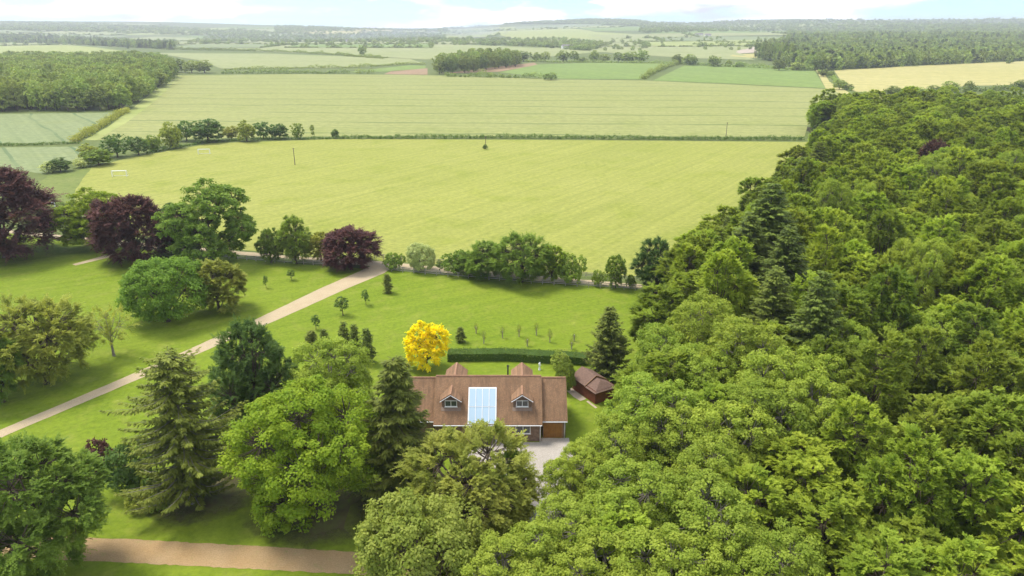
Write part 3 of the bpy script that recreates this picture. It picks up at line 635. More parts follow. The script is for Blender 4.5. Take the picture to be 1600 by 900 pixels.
# rooflight: white frame, four by two panes on the slope
sx0, sx1, st0, st1 = -5.55, -2.1, 0.05, 3.62
rl = hb(MB().slab([roofpt(sx0-.1, st0, .10), roofpt(sx1+.1, st0, .10), roofpt(sx1+.1, st1+.1, .10), roofpt(sx0-.1, st1+.1, .10)], 0.14), 'rooflight', 'whitepaint', label='large white framed rooflight of eight blue panes')
tm = st0+(st1-st0)*0.48
for i in range(4):
    xa, xb = sx0+(sx1-sx0)*i/4+.045, sx0+(sx1-sx0)*(i+1)/4-.045
    for ta, tb in ((st0+.05, tm-.035), (tm+.035, st1-.03)):
        MB().slab([roofpt(xa, ta, .118), roofpt(xb, ta, .118), roofpt(xb, tb, .118), roofpt(xa, tb, .118)], 0.012).build('pane', M['skypane'], rl)
for i in range(1, 4):
    x = sx0+(sx1-sx0)*i/4
    MB().bar(roofpt(x, st0, .13), roofpt(x, st1, .13), 0.07, 0.06).build('glazing_bar', M['whitepaint'], rl)
MB().bar(roofpt(sx0, tm, .128), roofpt(sx1, tm, .128), 0.055, 0.05).build('glazing_bar', M['whitepaint'], rl)
def window(x0, x1, y, z0, z1, parent, n=2, fr=0.075):
    """white casement facing the drive, its panes recessed"""
    w = MB(); w.box(x0, x1, y-.06, y+.03, z0, z0+fr); w.box(x0, x1, y-.06, y+.03, z1-fr, z1)
    for i in range(n+1):
        c = x0+(x1-x0)*i/n; a = min(max(c-fr/2, x0), x1-fr); w.box(a, a+fr, y-.063, y+.03, z0+fr, z1-fr)
    f = hb(w, 'window', 'whitepaint', parent)
    MB().box(x0+fr*.5, x1-fr*.5, y-.018, y+.02, z0+fr*.5, z1-fr*.5).build('pane', M['pane'], f) if parent is None else None
    if parent is not None:
        MB().box(x0+fr*.5, x1-fr*.5, y-.018, y+.02, z0+fr*.5, z1-fr*.5).build('pane', M['pane'], f)
    MB().box(x0-.06, x1+.06, y-.13, y-.03, z0-.07, z0-.003).build('sill', M['whitepaint'], f)
    return f
def dormer(xc):
    fy, zb, ze, za = 79.85, 4.25, 5.30, 6.22; hw, ow = 1.17, 1.36
    d = hb(MB().add([(xc-hw,fy,zb-.1),(xc+hw,fy,zb-.1),(xc+hw,fy,ze-.02),(xc,fy,za-.14),(xc-hw,fy,ze-.02),(xc-hw,fy+1.3,ze-.02),(xc+hw,fy+1.3,ze-.02),(xc-hw,fy+1.3,zb-.1),(xc+hw,fy+1.3,zb-.1),(xc,fy+2.1,za-.14)],
        [(0,1,2,3,4),(1,8,6,2),(7,0,4,5),(2,6,9,3),(5,4,3,9)]), 'dormer', 'brick', label='gabled dormer with white bargeboards and a two pane window')
    yb_e, yb_a = 78.1+(ze-2.7)/TP, 78.1+(za-2.7)/TP+0.05; f0 = fy-.28
    for s in (-1, 1):
        q = [(xc, f0, za), (xc+s*ow, f0, ze-.03), (xc+s*ow, yb_e+.05, ze-.03), (xc, yb_a, za)]
        MB().slab(q[::-1] if s > 0 else q, 0.09).build('roof_slope', M['tile'], d) if s < 0 else MB().slab([q[0], q[3], q[2], q[1]][::-1], 0.09).build('roof_slope', M['tile'], d)
        MB().bar((xc, f0-.02, za-.10), (xc+s*(ow+.03), f0-.02, ze-.13), 0.045, 0.17, (0, 1, 0)).build('bargeboard', M['whitepaint'], d)
        MB().bar((xc+s*(hw+.02), fy-.02, zb-.05), (xc+s*(hw+.02), yb_e, ze-.1), 0.04, 0.12).build('flashing', M['lead'], d)
    MB().bar((xc, f0, za+.03), (xc, yb_a, za+.03), 0.17, 0.10).build('ridge_tile', M['ridge'], d)
    MB().slab([roofpt(xc-hw-.1, 1.35, .03), roofpt(xc+hw+.1, 1.35, .03), roofpt(xc+hw+.1, 1.72, .03), roofpt(xc-hw-.1, 1.72, .03)], 0.03).build('apron', M['lead'], d)
    window(xc-.78, xc+.78, fy-.06, zb+.14, zb+1.02, d)
for xc in (-7.85, 1.32): dormer(xc)
# rear gables rising behind the ridge
for xc in (-7.55, 1.35):
    za, ze, ow, yb = 7.02, 5.85, 1.42, 87.1
    d = hb(MB().add([(xc-1.2,yb-.2,3),(xc+1.2,yb-.2,3),(xc+1.2,yb-.2,ze-.05),(xc,yb-.2,za-.15),(xc-1.2,yb-.2,ze-.05),(xc-1.2,84.4,ze-.05),(xc+1.2,84.4,ze-.05),(xc-1.2,84.4,3),(xc+1.2,84.4,3)],
        [(4,3,2,1,0),(1,2,6,8),(0,7,5,4)]), 'rear_gable', 'brick')
    for s in (-1, 1):
        q = [(xc, yb, za), (xc, 83.15, za), (xc+s*ow, 84.45, ze), (xc+s*ow, yb, ze)]
        MB().slab(q if s < 0 else q[::-1], 0.1).build('roof_slope', M['tile'], d)
    MB().bar((xc, 83.2, za+.03), (xc, yb, za+.03), 0.17, 0.10).build('ridge_tile', M['ridge'], d)
fl = hb(MB().tube([(-0.55, 84.6, 5.5), (-0.55, 84.6, 7.75)], 0.10, 10), 'flue', 'blackmetal', smooth=True, label='black metal flue pipe behind the ridge')
MB().tube([(-0.55, 84.6, 7.75), (-0.55, 84.6, 7.82), (-0.55, 84.6, 7.95)], [0.17, 0.17, 0.05], 10).build('cowl', M['blackmetal'], fl)
# front wall: window, lamp, glazed entrance, downpipes, garage door
window(0.45, 2.37, 78.46, 1.22, 2.36, None)
hb(MB().tube([(-1.25,78.44,1.75),(-1.25,78.40,1.80),(-1.25,78.40,2.0),(-1.25,78.44,2.05)], [.05,.11,.11,.05], 8), 'wall_lamp', 'lamp')
ent = hb(MB().box(-5.6,-5.5,78.38,78.55,0,2.62).box(-2.12,-2.0,78.38,78.55,0,2.62).box(-3.86,-3.78,78.38,78.55,0,2.5).box(-5.5,-2.12,78.38,78.55,2.5,2.6), 'entrance_frame', 'whitepaint')
for a, b in ((-5.5, -3.86), (-3.78, -2.12)): MB().box(a, b, 78.44, 78.48, 0.05, 2.5).build('pane', M['pane'], ent)
for x, y in ((3.62, 78.40), (6.82, 79.3)): hb(MB().tube([(x, y, 0), (x, y, 2.62)], 0.055, 8), 'downpipe', 'whitepaint', smooth=True)
gd = hb(MB().box(4.02, 4.14, 79.3, 79.42, 0, 2.3).box(6.46, 6.58, 79.3, 79.42, 0, 2.3).box(4.14, 6.46, 79.3, 79.42, 2.18, 2.3), 'garage_door', 'oakpost', label='orange stained timber garage door')
for i in range(10):
    xa = 4.14+2.32*i/10
    MB().box(xa+.006, xa+.226, 79.345+0.006*(i % 2), 79.40, 0.02, 2.18).build('board', M['oak'], gd)
MB().box(5.28, 5.34, 79.31, 79.36, 1.0, 1.12).build('handle', M['blackmetal'], gd)
sheet('paved_drive', [(-6.5, 78.3), (3.7, 78.3), (3.7, 79.3), (7.4, 79.3), (7.6, 74), (6.6, 66), (6.2, 58), (2.5, 58), (1.2, 66), (-1, 72), (-6.5, 74)], M['paving'], 0.03, 0.12, 1)
# summerhouse shed beside the house
SO = Vector((9.0, 92.7, 0)); ax = Vector((.52, -.854, 0)); pv = Vector((.854, .52, 0))
shed = empty('shed', tuple(SO)); tag(shed, 'red brown timber shed with stepped brown roof beside the house', 'shed')
def S(u, v, z): return tuple(ax*u+pv*v+Vector((0, 0, z)))
WD = 3.5
MB().add([S(0,0,0),S(5.4,0,0),S(5.4,WD,0),S(0,WD,0),S(0,0,2.05),S(5.4,0,2.05),S(5.4,WD,2.05),S(0,WD,2.05),S(0,WD/2,3.0),S(3.0,WD/2,3.0),S(3.0,0,2.05),S(3.0,WD,2.05)],
    [(0,1,5,10,4),(1,2,6,5),(2,3,7,11,6),(3,0,4,8,7),(10,9,11),(4,10,9,8),(8,9,11,7)]).build('wall', M['shedwall'], shed)
for k in range(13): MB().bar(S(0,-.015,.12+.15*k), S(5.4,-.015,.12+.15*k), 0.03, 0.135).build('board', M['shedwall'], shed)
e = 0.28
for v0, v1 in ((-e, WD/2), (WD+e, WD/2)):
    q = [S(-.3,v0,1.98),S(3.2,v0,1.98),S(3.2,v1,3.12),S(-.3,v1,3.12)]; MB().slab(q if v0 < 0 else q[::-1], 0.07).build('roof', M['shedroof'], shed)
    q = [S(3.0,v0,1.84),S(5.4+e,v0,1.84),S(4.1,v1,2.86),S(3.0,v1,2.86)]; MB().slab(q if v0 < 0 else q[::-1], 0.06).build('roof', M['shedroof'], shed)
MB().slab([S(5.4+e,-e,1.84),S(5.4+e,WD+e,1.84),S(4.1,WD/2,2.86)], 0.06).build('roof', M['shedroof'], shed)
for v0 in (-e, WD+e): MB().bar(S(3.22,v0,1.95), S(3.22,WD/2,3.08), 0.05, 0.14).build('bargeboard', M['oakpost'], shed)
sheet('patio', [(7.7, 93.6), (8.8, 93.0), (10.7, 89.6), (9.8, 89.0), (8.9, 90.2), (8.0, 92.2)], M['slabs'], 0.03)
sheet('patio', [(10.9, 89.1), (12.0, 87.1), (11.7, 86.9), (10.6, 88.9)], M['slabs'], 0.03)
# ------------------------------------------------------------------ garden and park trees, one by one
T = ptree
T('beechdense', 10, 402, 254, 172, 'copper_beech', 'huge dark purple copper beech cut by the picture edge', cat='tree')
T('sycamore', 150, 388, 291, 98, 'park_tree', 'fresh green tree beside the purple beech near the gravel track', mat='lime')
T('beechdense', 214, 408, 300, 120, 'copper_beech', 'dark purple copper beech between two green trees by the track', rot=2.4)
T('sycamore', 276, 396, 316, 66, 'park_tree', 'dark green tree squeezed between purple beech and tall sycamore', mat='dark')
T('sycamore', 336, 410, 276, 130, 'sycamore_tree', 'tall lumpy green sycamore, tallest tree by the park fence', mat='maple')
T('feather', 424, 410, 353, 44, 'park_tree', 'smaller of two feathery green trees by the fence')
T('feather', 463, 412, 333, 60, 'park_tree', 'taller pointed feathery green tree of a pair by the fence')
T('open', 502, 408, 362, 40, 'park_tree', 'light green small tree tucked beside the small purple beech')
T('beechdense', 548, 416, 354, 92, 'copper_beech', 'small round purple beech where the drive meets the track')
T('round', 262, 502, 401, 134, 'maple_tree', 'dense round dark green tree standing on the open lawn', mat='hornbeam')
T('open', 343, 487, 405, 92, 'lawn_tree', 'loose olive green tree behind the dense round lawn tree')
T('walnut', 75, 598, 452, 172, 'lawn_tree', 'broad light olive tree at the lawn edge')
T('feather', 5, 628, 508, 90, 'lawn_tree', 'green tree cut by the picture edge below the olive lawn tree', mat='maple')
T('thin', 178, 556, 474, 72, 'bare_tree', 'thin half bare grey tree on the lawn')
T('feather', 405, 690, 486, 146, 'garden_tree', 'dark glossy tree beside the drive behind the ragged conifer', mat='dark')
T('cedar', 305, 785, 545, 185, 'ragged_conifer', 'ragged olive conifer with bare sweeping lower branches')
T('ash_a', 525, 690, 528, 135, 'ash_tree', 'soft pale green ash beside the weeping spruce')
T('lime', 490, 800, 585, 240, 'lime_tree', 'big bright green lime tree above the brown gravel track', rot=4.1)
T('spruce_weep', 628, 775, 552, 122, 'weeping_spruce', 'weeping dark spruce covering the end of the house')
T('open', 667, 576, 503, 70, 'golden_tree', 'bright golden yellow tree behind the house', mat='yellow')
T('walnut', 731, 832, 660, 224, 'walnut_tree', 'broad olive tree in front of the house', rot=1.0)
T('feather', 806, 806, 700, 62, 'garden_tree', 'dark green tree against the side of the broad olive tree', mat='maple')
T('round', 655, 955, 782, 215, 'variegated_tree', 'dense pale green tree above the end of the brown track', mat='pear')
T('feather', 80, 905, 672, 235, 'garden_tree', 'large feathery dark green tree in the near corner')
T('shrub', 160, 738, 688, 56, 'purple_shrub', 'small purple shrub beside the ragged conifer', cat='shrub', mat='copper')
T('shrub', 212, 765, 690, 90, 'garden_shrub', 'dark green shrub at the foot of the ragged conifer', cat='shrub', mat='dark')
T('shrub', 222, 795, 762, 44, 'garden_shrub', 'small grey green shrub under the ragged conifer', cat='shrub', mat='olive')
T('shrub', 258, 795, 758, 50, 'garden_shrub', 'small mid green shrub under the ragged conifer', cat='shrub')
T('fir', 949, 589, 478, 72, 'fir_tree', 'dark fir tree standing behind the shed')
T('round', 884, 612, 566, 32, 'small_tree', 'small round green tree between house and shed')
T('shrub', 876, 576, 549, 34, 'garden_shrub', 'pale green shrub at the end of the clipped hedge', cat='shrub', mat='pear')
for px, b, t, w, l in ((488,545,517,24,'grey green bushy cypress leaning out from the ash tree'),(510,560,515,22,'small dark upright yew left of the taller ones'),(541,560,503,22,'upright dark yew in front of the lawn'),(557,562,507,22,'dark yew in the middle of the yew row'),(576,568,513,24,'dark yew at the lower end of the yew row')):
    T('yew', px, b, t, w, 'yew_tree', l, group='small yews beside the ash tree')
# boundary trees along the fence
T('walnut', 815, 440, 357, 106, 'willow_tree', 'large drooping green tree rising over the fence', mat='maple')
T('feather', 762, 434, 373, 78, 'fence_tree', 'dark green tree leaning against the large drooping tree', mat='maple')
T('feather', 733, 431, 392, 44, 'fence_tree', 'low green tree filling the gap before the dark tree', mat='maple')
T('shrub', 712, 428, 391, 50, 'fence_tree', 'bushy mid green tree between blossom tree and dark tree', mat='maple')
T('round', 657, 424, 379, 48, 'blossom_tree', 'white flowering tree beside the drive junction', mat='white')
T('shrub', 617, 421, 394, 36, 'fence_shrub', 'low green shrub where the fence starts at the drive', cat='shrub')
T('sapling', 688, 428, 405, 12, 'fence_shrub', 'small dark shrub right beside the blossom tree', cat='shrub')
T('open', 862, 441, 383, 52, 'fence_tree', 'light green tree just behind the large drooping tree', mat='lime')
T('shrub', 892, 443, 394, 50, 'fence_tree', 'dark green bushy tree at the end of the fence tree row')
T('open', 962, 450, 398, 36, 'fence_tree', 'slender young tree standing on the fence line', mat='maple')
T('shrub', 935, 447, 421, 24, 'fence_shrub', 'small bush beside the slender young fence tree', cat='shrub')
T('shrub', 985, 450, 428, 18, 'fence_shrub', 'small bush between slender tree and broad corner tree', cat='shrub')
T('feather', 1024, 458, 366, 74, 'corner_tree', 'broad dark tree at the corner where fence meets wood', mat='dark')
# young trees on the lawns
for k, px, b, t, w, l in (('yew',606,458,428,17,'young dark tree on the lawn nearest the drive junction'),('sapling',572,477,452,14,'young slim tree second from the drive junction'),('sapling',536,493,463,23,'young round headed tree third from the drive junction'),('sapling',494,515,492,15,'young thin tree fourth from the drive junction'),('sapling',416,450,430,9,'tiny staked tree on the lawn across the drive'),('sapling',456,438,421,13,'tiny round tree on the lawn across the drive'),('yew',720,535,511,17,'young dark conifer standing alone behind the clipped hedge')):
    T(k, px, b, t, w, 'young_tree', l, group='young trees on the lawn')
guards = []
for i, (px, b, t) in enumerate(((744,521,504),(756,537,514),(785,528,508),(811,526,505),(824,541,525),(838,524,502),(859,535,512),(897,533,519),(893,546,528))):
    X, Y = at(px, b); h = z_at(px, t, Y)
    r = plant('thin', X, Y, max(1.6, h), 1.1, 'guarded_sapling', 'spindly sapling in a pale guard behind the clipped hedge', cat='sapling', group='saplings behind the clipped hedge', mat='pear')
    o = MB().tube([(0, 0, 0), (0, 0, 1.2)], 0.09, 8).build('tree_guard', M['slabs'] if i % 3 == 0 else M['fence'], r); o.scale = tuple(1/s for s in r.scale)
hedge('clipped_hedge', P((700, 561), (790, 560), (918, 567)), 2.3, 1.4, 'long clipped green hedge running behind the house', 0.2, 1.0, 0.04, 'clip', flat_top=True)
# small white ornament on the back lawn
X, Y = at(843, 578); og = empty('garden_ornament', (X, Y, 0)); tag(og, 'small white ornament standing on the back lawn', 'ornament')
MB().tube([(0,0,0),(0,0,.12),(0,0,.5)], [.22,.2,.1], 8).build('base', M['whitepaint'], og); MB().tube([(0,0,.5),(.05,0,.8),(-.03,0,1.1),(.06,0,1.35)], [.1,.2,.16,.05], 8).build('figure', M['whitepaint'], og)

# ------------------------------------------------------------------ the near wood
heroes = []
def crown_at(kind, px, top, h, w, name, label, **kw):
    """a wood tree whose top shows at px, top and which is h metres tall"""
    dx, dy, dz = ray(px, top); t = (h-CAM_H)/dz; X, Y = t*dx, t*dy+w*0.12
    heroes.append((X, Y, w*0.36)); return plant(kind, X, Y, h, w, name, label, **kw)
G = 'ash trees along the edge of the wood'
for i, (px, top, h, w, l) in enumerate(((1024,594,15,11,'just below the shed'),(966,662,12,8.5,'beside the garage lawn'),(904,708,10,7.2,'overhanging the paved drive'),(1075,640,14,10,'behind the one below the shed'),(1000,745,13.5,10.5,'above the bottom middle of the wood edge'),(1130,775,14,10.5,'near the bottom, right of the drive crowns'),(884,806,12,9.5,'at the foot of the paved drive'),(1060,845,13,10,'lowest in the middle of the wood edge'),(790,868,11,9,'lowest beside the dense pale tree'),(1235,850,13,9,'lowest on the far side from the house'),(950,860,12,9.5,'lowest below the paved drive'),(1105,462,17,11,'highest, next to the tall conifers'),(1170,500,17,11.5,'in front of the tall conifers'),(1040,515,14,9,'beside the dark fir'),(1100,545,15,10,'between fir and conifers'),(1240,552,17,11,'below the single dark spruce'),(1200,600,16,10.5,'in the middle of the ash group'),(1150,640,15,10,'below the middle of the ash group'),(1290,600,16,10,'outermost towards the feathery trees'),(1120,700,14,9,'half way down the wood edge'))):
    first_of('ash_a' if i % 2 else 'ash_b', crown_at('ash_a' if i % 2 else 'ash_b', px, top, h, w, 'ash_tree', 'soft bright green ash '+l, group=G))
G = 'dark conifers in the wood'
for px, top, h, w in ((1215,287,25,15),(1180,334,21,12),(1242,356,22,12),(1297,426,22,10),(1222,420,19.5,10),(1140,338,14,7),(1262,245,20,12),(1285,222,20,11)):
    first_of('spruce', crown_at('spruce', px, top, h, w, 'spruce_tree', 'dark conifer rising among the broadleaved trees of the wood', group=G))
crown_at('feather', 1470, 213, 21, 14, 'copper_beech', 'purple tree standing in the middle of the green wood', mat='copper')
cand = []; y = 36.0
while y < 412:
    sp = 5.8+y*0.0092; x = -4.0
    while x < 335:
        X, Y = x+RNG.normal(0, sp*0.24), y+RNG.normal(0, sp*0.24)
        if inpoly(X, Y, FOREST) and X < 0.76*(Y*CP+30*SP)+8 and all((X-a)**2+(Y-b)**2 > r*r for a, b, r in heroes): cand.append((X, Y, sp))
        x += sp
    y += sp*0.92
cand.sort(key=lambda c: c[1]); KB = ['beech_a', 'beech_b', 'beech_c', 'ash_a', 'ash_b']; rest = []
for i, (X, Y, sp) in enumerate(cand):
    edge = not all(inpoly(X+dx, Y+dy, FOREST) for dx, dy in ((-9, 0), (-5, 6), (0, -1)))
    h = RNG.uniform(14, 21.5)*(0.78 if edge and Y < 330 else 1.0)*min(1.0, 0.72+Y/400); w = sp*RNG.uniform(1.1, 1.55); k = int(RNG.choice(5, p=(.33, .33, .24, .05, .05)))
    if i < 290:
        dk = math.sin(X*0.07+1)+math.sin(Y*0.05+X*0.03) < -1.2
        where = 'at the near end of the wood' if Y < 58 else 'in the wood level with the house' if Y < 100 else 'in the wood level with the garden fence' if Y < 150 else 'in the wood beside the tall conifers' if Y < 215 else 'in the far half of the wood'
        where += ', at the picture edge' if X > 0.58*(Y*CP+33*SP) else ''
        if k > 2: dk = False
        sp_ = 'soft rounded green tree ' if k > 2 else 'dark green feathery tree ' if dk else 'yellow green feathery tree '
        o = plant(KB[k], X, Y, h, w, 'ash_tree' if k > 2 else 'beech_tree', sp_+where, group=sp_.strip()+'s '+where, mat='beechdark' if dk else None)
        if not dk: first_of(KB[k], o)
    else: rest.append((X, Y, 0, h, w, k))
print('near wood', len(cand), 'rest', len(rest))
if rest: wood('wood', rest, KB, 'far part of the yellow green wood beyond the nearer crowns')

# ------------------------------------------------------------------ hedges, field trees and the wood across the valley
hedge('field_hedge', P((530, 217), (640, 217), (760, 216), (900, 217), (1000, 218), (1130, 219), (1256, 219)), 2.6, 2.3, 'long dark hedge between hay meadow and wheat field', 0.5, 0.9, 0.15)
hedge('field_hedge', P((112, 224), (140, 210), (172, 190), (200, 174)), 4.0, 3.6, 'bushy light green hedge climbing to the wooded hill', 0.7, 0.9, 0.25, 'olive')
hedge('field_hedge', P((-60, 229), (60, 227), (125, 224)), 2.0, 1.4, 'thin low hedge between the two blue green wheat fields', 0.4, 0.9, 0.3)
hedge('field_hedge', P((230, 240), (270, 232), (330, 222), (420, 219), (530, 217)), 2.5, 1.8, 'low scrubby hedge under the row of field trees', 0.5, 0.9, 0.35)
hedge('field_hedge', P((66, 318), (120, 322), (200, 334)), 1.4, 1.0, 'low clipped hedge bordering the rough grass', 0.3, 0.9, 0.1, 'clip')
G = 'trees in the hedge beside the football field'
for px, b, t, w, m, l in ((95,268,246,36,'dark','dark bush at the corner of the wheat field'),(78,270,252,26,'white','pale flowering bush beside the dark corner bush'),(126,262,246,22,'white','pale flowering bush next to the light green tree'),(155,258,232,46,'maple','broad light green tree above the rough grass'),(140,247,224,34,'pear','pale grey green tree behind the broad light tree'),(184,246,209,42,'dark','dark rounded tree at the lower end of the row'),(217,242,213,36,'dark','dark tree second in the row'),(240,236,210,28,'maple','small green tree third in the row'),(270,232,189,36,'pear','pale green round tree standing forward of the row'),(292,220,188,32,'dark','dark tree behind the pale round tree'),(326,222,184,54,'dark','largest dark green tree in the row'),(362,218,196,26,'olive','olive green tree between dark and pale ones'),(386,221,187,30,'pear','tall pale tree in the middle of the row'),(412,217,190,34,'dark','dark broad tree right of the pale one'),(437,217,192,30,'dark','dark tree near the end of the row'),(466,217,192,20,'maple','separate green tree at the end of the row'),(489,213,195,8,'maple','tiny slim tree beyond the end of the row'),(524,216,201,14,'dark','small dark round tree standing alone by the hedge')):
    T(('far_c', 'far_a', 'far_b')[px % 3] if px != 489 else 'poplar', px, b, t, w, 'field_tree', l, group=G, mat=m)
HILL = P((-90, 176), (60, 175), (190, 172), (217, 160), (278, 121), (262, 104), (230, 100), (-90, 100))
pts = []
y = 440.0
while y < 1250:
    x = -1000.0; sp = 10.0+max(0, y-500)*0.006
    while x < -100:
        X, Y = x+RNG.normal(0, sp*0.22), y+RNG.normal(0, sp*0.22)
        if inpoly(X, Y, HILL) and X > -0.80*(Y*CP+15)-12: pts.append((X, Y, float(hgt(X, Y)), RNG.uniform(15, 21), sp*RNG.uniform(1.15, 1.5), int(RNG.integers(0, 3))))
        x += sp
    y += sp
pts.sort(key=lambda p: p[1]); KF = ['far_a', 'far_b', 'far_c']
for i, p in enumerate(pts[:110]):
    first_of(KF[p[5]], plant(KF[p[5]], p[0], p[1], p[3], p[4], 'woodland_tree', 'rounded green tree at the front of the wooded hill across the wheat', group='front trees of the wooded hill', parts=True))
wood('wood', pts[110:], KF, 'green wood covering the low hill beyond the wheat fields')
print('hill wood', len(pts))
G = 'trees beyond the wheat field'
for px, b, t, w, l in ((258,113,91,22,'dark tree touching the wooded hill'),(278,113,90,26,'dark tree next to the wooded hill corner'),(300,114,94,26,'dark tree in the clump beside the wooded hill'),(320,114,93,28,'outermost dark tree of the clump by the wooded hill'),
    (566,88,70,14,'tall tree rising from the hedge in the pale fields'),(861,125,113,26,'dark rounded bush alone at the wheat field edge'),
    (818,96,79,26,'broad tree beside the long copse'),(838,96,81,14,'small tree in the field line past the copse'),(852,96,80,18,'rounded tree in the field line'),(880,96,78,24,'large spreading tree in the field line'),(897,96,79,16,'half open tree beside the spreading one'),(910,97,89,16,'low bush in the field line'),(928,97,78,18,'upright dark tree in the field line'),(945,97,84,18,'paler tree in the field line'),(966,97,81,20,'dark tree in the middle of the field line'),(983,98,80,24,'broad dark tree in the field line'),(1002,98,78,24,'tall dark tree ending the field line'),
    (1058,100,84,18,'round tree above the sloping bush row'),(1078,102,84,26,'large dark tree at the top of the sloping bush row'),(1115,104,86,22,'brownish tree above the striped green field'),(1138,104,93,12,'small dark tree above the striped green field'),(1155,105,96,20,'low tree on the upper edge of the striped field'),(1217,110,92,22,'dark tree in front of the poplars'),(1245,110,97,28,'broad dark tree near the farm track'),(1262,110,99,18,'dark tree at the bend of the farm track'),
    (1286,120,108,18,'bush on the farm track verge'),(1298,121,110,12,'small bush on the farm track verge'),(1311,140,124,24,'dark bush group beside the farm track'),(1326,141,131,14,'small dark bush beside the barley field'),(1346,158,142,20,'bush at the corner of the barley field'),(1340,170,150,34,'scrubby tree where wood and farm track meet'),
    (1396,150,134,28,'bushy tree in the hedge below the barley'),(1415,149,137,24,'tree in the hedge below the barley'),(1435,148,136,24,'rounded tree in the hedge below the barley'),(1458,146,133,24,'green tree in the hedge below the barley'),(1482,144,126,26,'tall tree in the hedge below the barley'),(1513,143,126,16,'separate dark tree in the hedge below the barley'),(1592,140,124,20,'dark tree at the barley field beside the picture edge')):
    first_of('far_a', T(('far_a', 'far_c', 'far_b')[px % 3], px, b, t, w, 'field_tree', l, group=G))
G = 'poplars beyond the striped field'
for i in range(13):
    px = 1180+i*4.9; first_of('poplar', T('poplar', px, 93+i*0.5, 61+RNG.uniform(0, 5)+i*0.4, 7, 'poplar_tree', 'tall slim poplar in the close row beyond the striped field', group=G))
# the copse, row upon row
cp = P((668, 116), (700, 118), (812, 104), (806, 98), (740, 98)); n = 0
xs = [p[0] for p in cp]; ys = [p[1] for p in cp]; Y = min(ys)
while Y < max(ys):
    X = min(xs)
    while X < max(xs):
        if inpoly(X, Y, cp): plant(KF[n % 3], X+RNG.normal(0, 1.5), Y+RNG.normal(0, 1.5), RNG.uniform(19, 24), 17, 'copse_tree', 'rounded tree in the long copse beside the bare soil', group='trees of the copse'); n += 1
        X += 13
    Y += 24
print('copse', n)
for pp, w, h, l in (([(345,115),(440,115),(545,115)],6,5,'dark hedge along the top of the wheat field'),([(350,110),(460,107),(545,106),(640,101),(665,101)],4,4,'ragged hedge between pale field and green strip'),([(555,115),(585,115)],5,5,'short dark thicket on the wheat field edge'),([(695,120),(760,121),(843,123)],7,7,'dark hedge in front of the copse'),([(1004,124),(1022,114),(1044,105),(1066,98)],6,6,'row of round bushes climbing between the green fields'),([(1060,100),(1100,103),(1180,106),(1268,111)],5,5,'dark hedge along the top of the striped field'),([(380,79),(460,82),(540,87),(605,91)],5,5,'long hedge crossing the pale fields'),([(600,92),(540,88)],4,4,'hedge end beside the lone tall tree'),([(820,97),(900,98),(1000,99),(1050,100)],4,4,'hedge joining the trees of the field line'),([(1280,112),(1300,122),(1318,136),(1330,142)],4,3,'scrubby verge hedge beside the farm track'),([(1385,150),(1450,147),(1530,143),(1610,139)],6,5,'hedge between barley field and wood'),([(1000,66),(1100,65),(1180,68)],5,5,'thin dark hedge far out in the pale fields'),([(255,77),(330,79),(400,80)],6,6,'hedge running from the plantation to the pale fields')):
    q = P(*pp)
    if len(q) > 1: hedge('field_hedge', q, w, h, l, 1.2, 0.9, 0.35, 'far')

# ------------------------------------------------------------------ far woods
def px_wood(name, poly, n, h, w, label, kinds=('tiny',), wts=None):
    xs = [p[0] for p in poly]; ys = [p[1] for p in poly]; out = []; tries = 0
    while len(out) < n and tries < n*12:
        tries += 1; x, y = RNG.uniform(min(xs), max(xs)), RNG.uniform(min(ys), max(ys))
        if not inpoly(x, y, poly): continue
        g = at(x, y)
        if g is None: continue
        out.append((g[0], g[1], float(hgt(*g))-0.5, h*RNG.uniform(0.75, 1.2), w*RNG.uniform(0.8, 1.3), int(RNG.choice(len(kinds), p=wts))))
    if out: wood(name, out, list(kinds), label)
X, Y = at(1580, 100); t_ = plant('tiny', X+5, Y+12, 14, 13, 'woodland_tree', 'rounded tree at the near edge of the far forest'); first_of('tiny', t_)
X, Y = at(200, 76); t_ = plant('farspruce', X, Y, 17, 8, 'spruce_tree', 'conifer on the near edge of the far plantation'); first_of('farspruce', t_)
px_wood('plantation', [(-40,66),(120,70),(272,78),(275,72),(120,60),(-40,54)], 900, 17, 12, 'dark plantation belt across the far fields', ('tiny', 'farspruce'), (.6, .4))
px_wood('forest', [(1262,110),(1300,110),(1450,102),(1640,94),(1640,58),(1420,56),(1240,60),(1180,80),(1190,92)], 2600, 18, 14, 'large forest beyond the barley field', ('tiny', 'farspruce', 'far_a'), (.6, .2, .2))
px_wood('forest', [(-40,47),(120,50),(260,54),(420,58),(420,50),(250,42),(100,35),(-40,33)], 1500, 13, 19, 'wooded ridge on the skyline behind the plantation')
px_wood('forest', [(290,68),(420,66),(560,67),(700,67),(700,54),(560,48),(430,50),(330,56)], 900, 12, 16, 'wooded valley with a smoking chimney in the distance')
px_wood('forest', [(430,52),(560,47),(700,50),(700,42),(560,38),(430,40)], 900, 13, 20, 'wooded skyline above the valley')
px_wood('forest', [(700,70),(830,73),(920,80),(960,70),(880,62),(760,62),(700,62)], 420, 12, 13, 'trees round the far hamlet in the valley')
px_wood('forest', [(690,46),(780,38),(900,38),(1010,41),(1010,28),(900,24),(800,30),(720,36)], 1400, 14, 22, 'wood on the top of the far hill')
px_wood('forest', [(1000,52),(1120,50),(1250,48),(1250,34),(1100,30),(1000,34)], 1100, 13, 19, 'wooded slopes beyond the far pale fields')
px_wood('forest', [(1230,56),(1640,58),(1640,30),(1450,26),(1230,32)], 1900, 14, 20, 'misty wooded ridge above the large forest')
px_wood('scattered_trees', [(940,80),(1180,78),(1230,58),(1000,60)], 60, 10, 10, 'scattered hedgerow trees in the far pale fields')
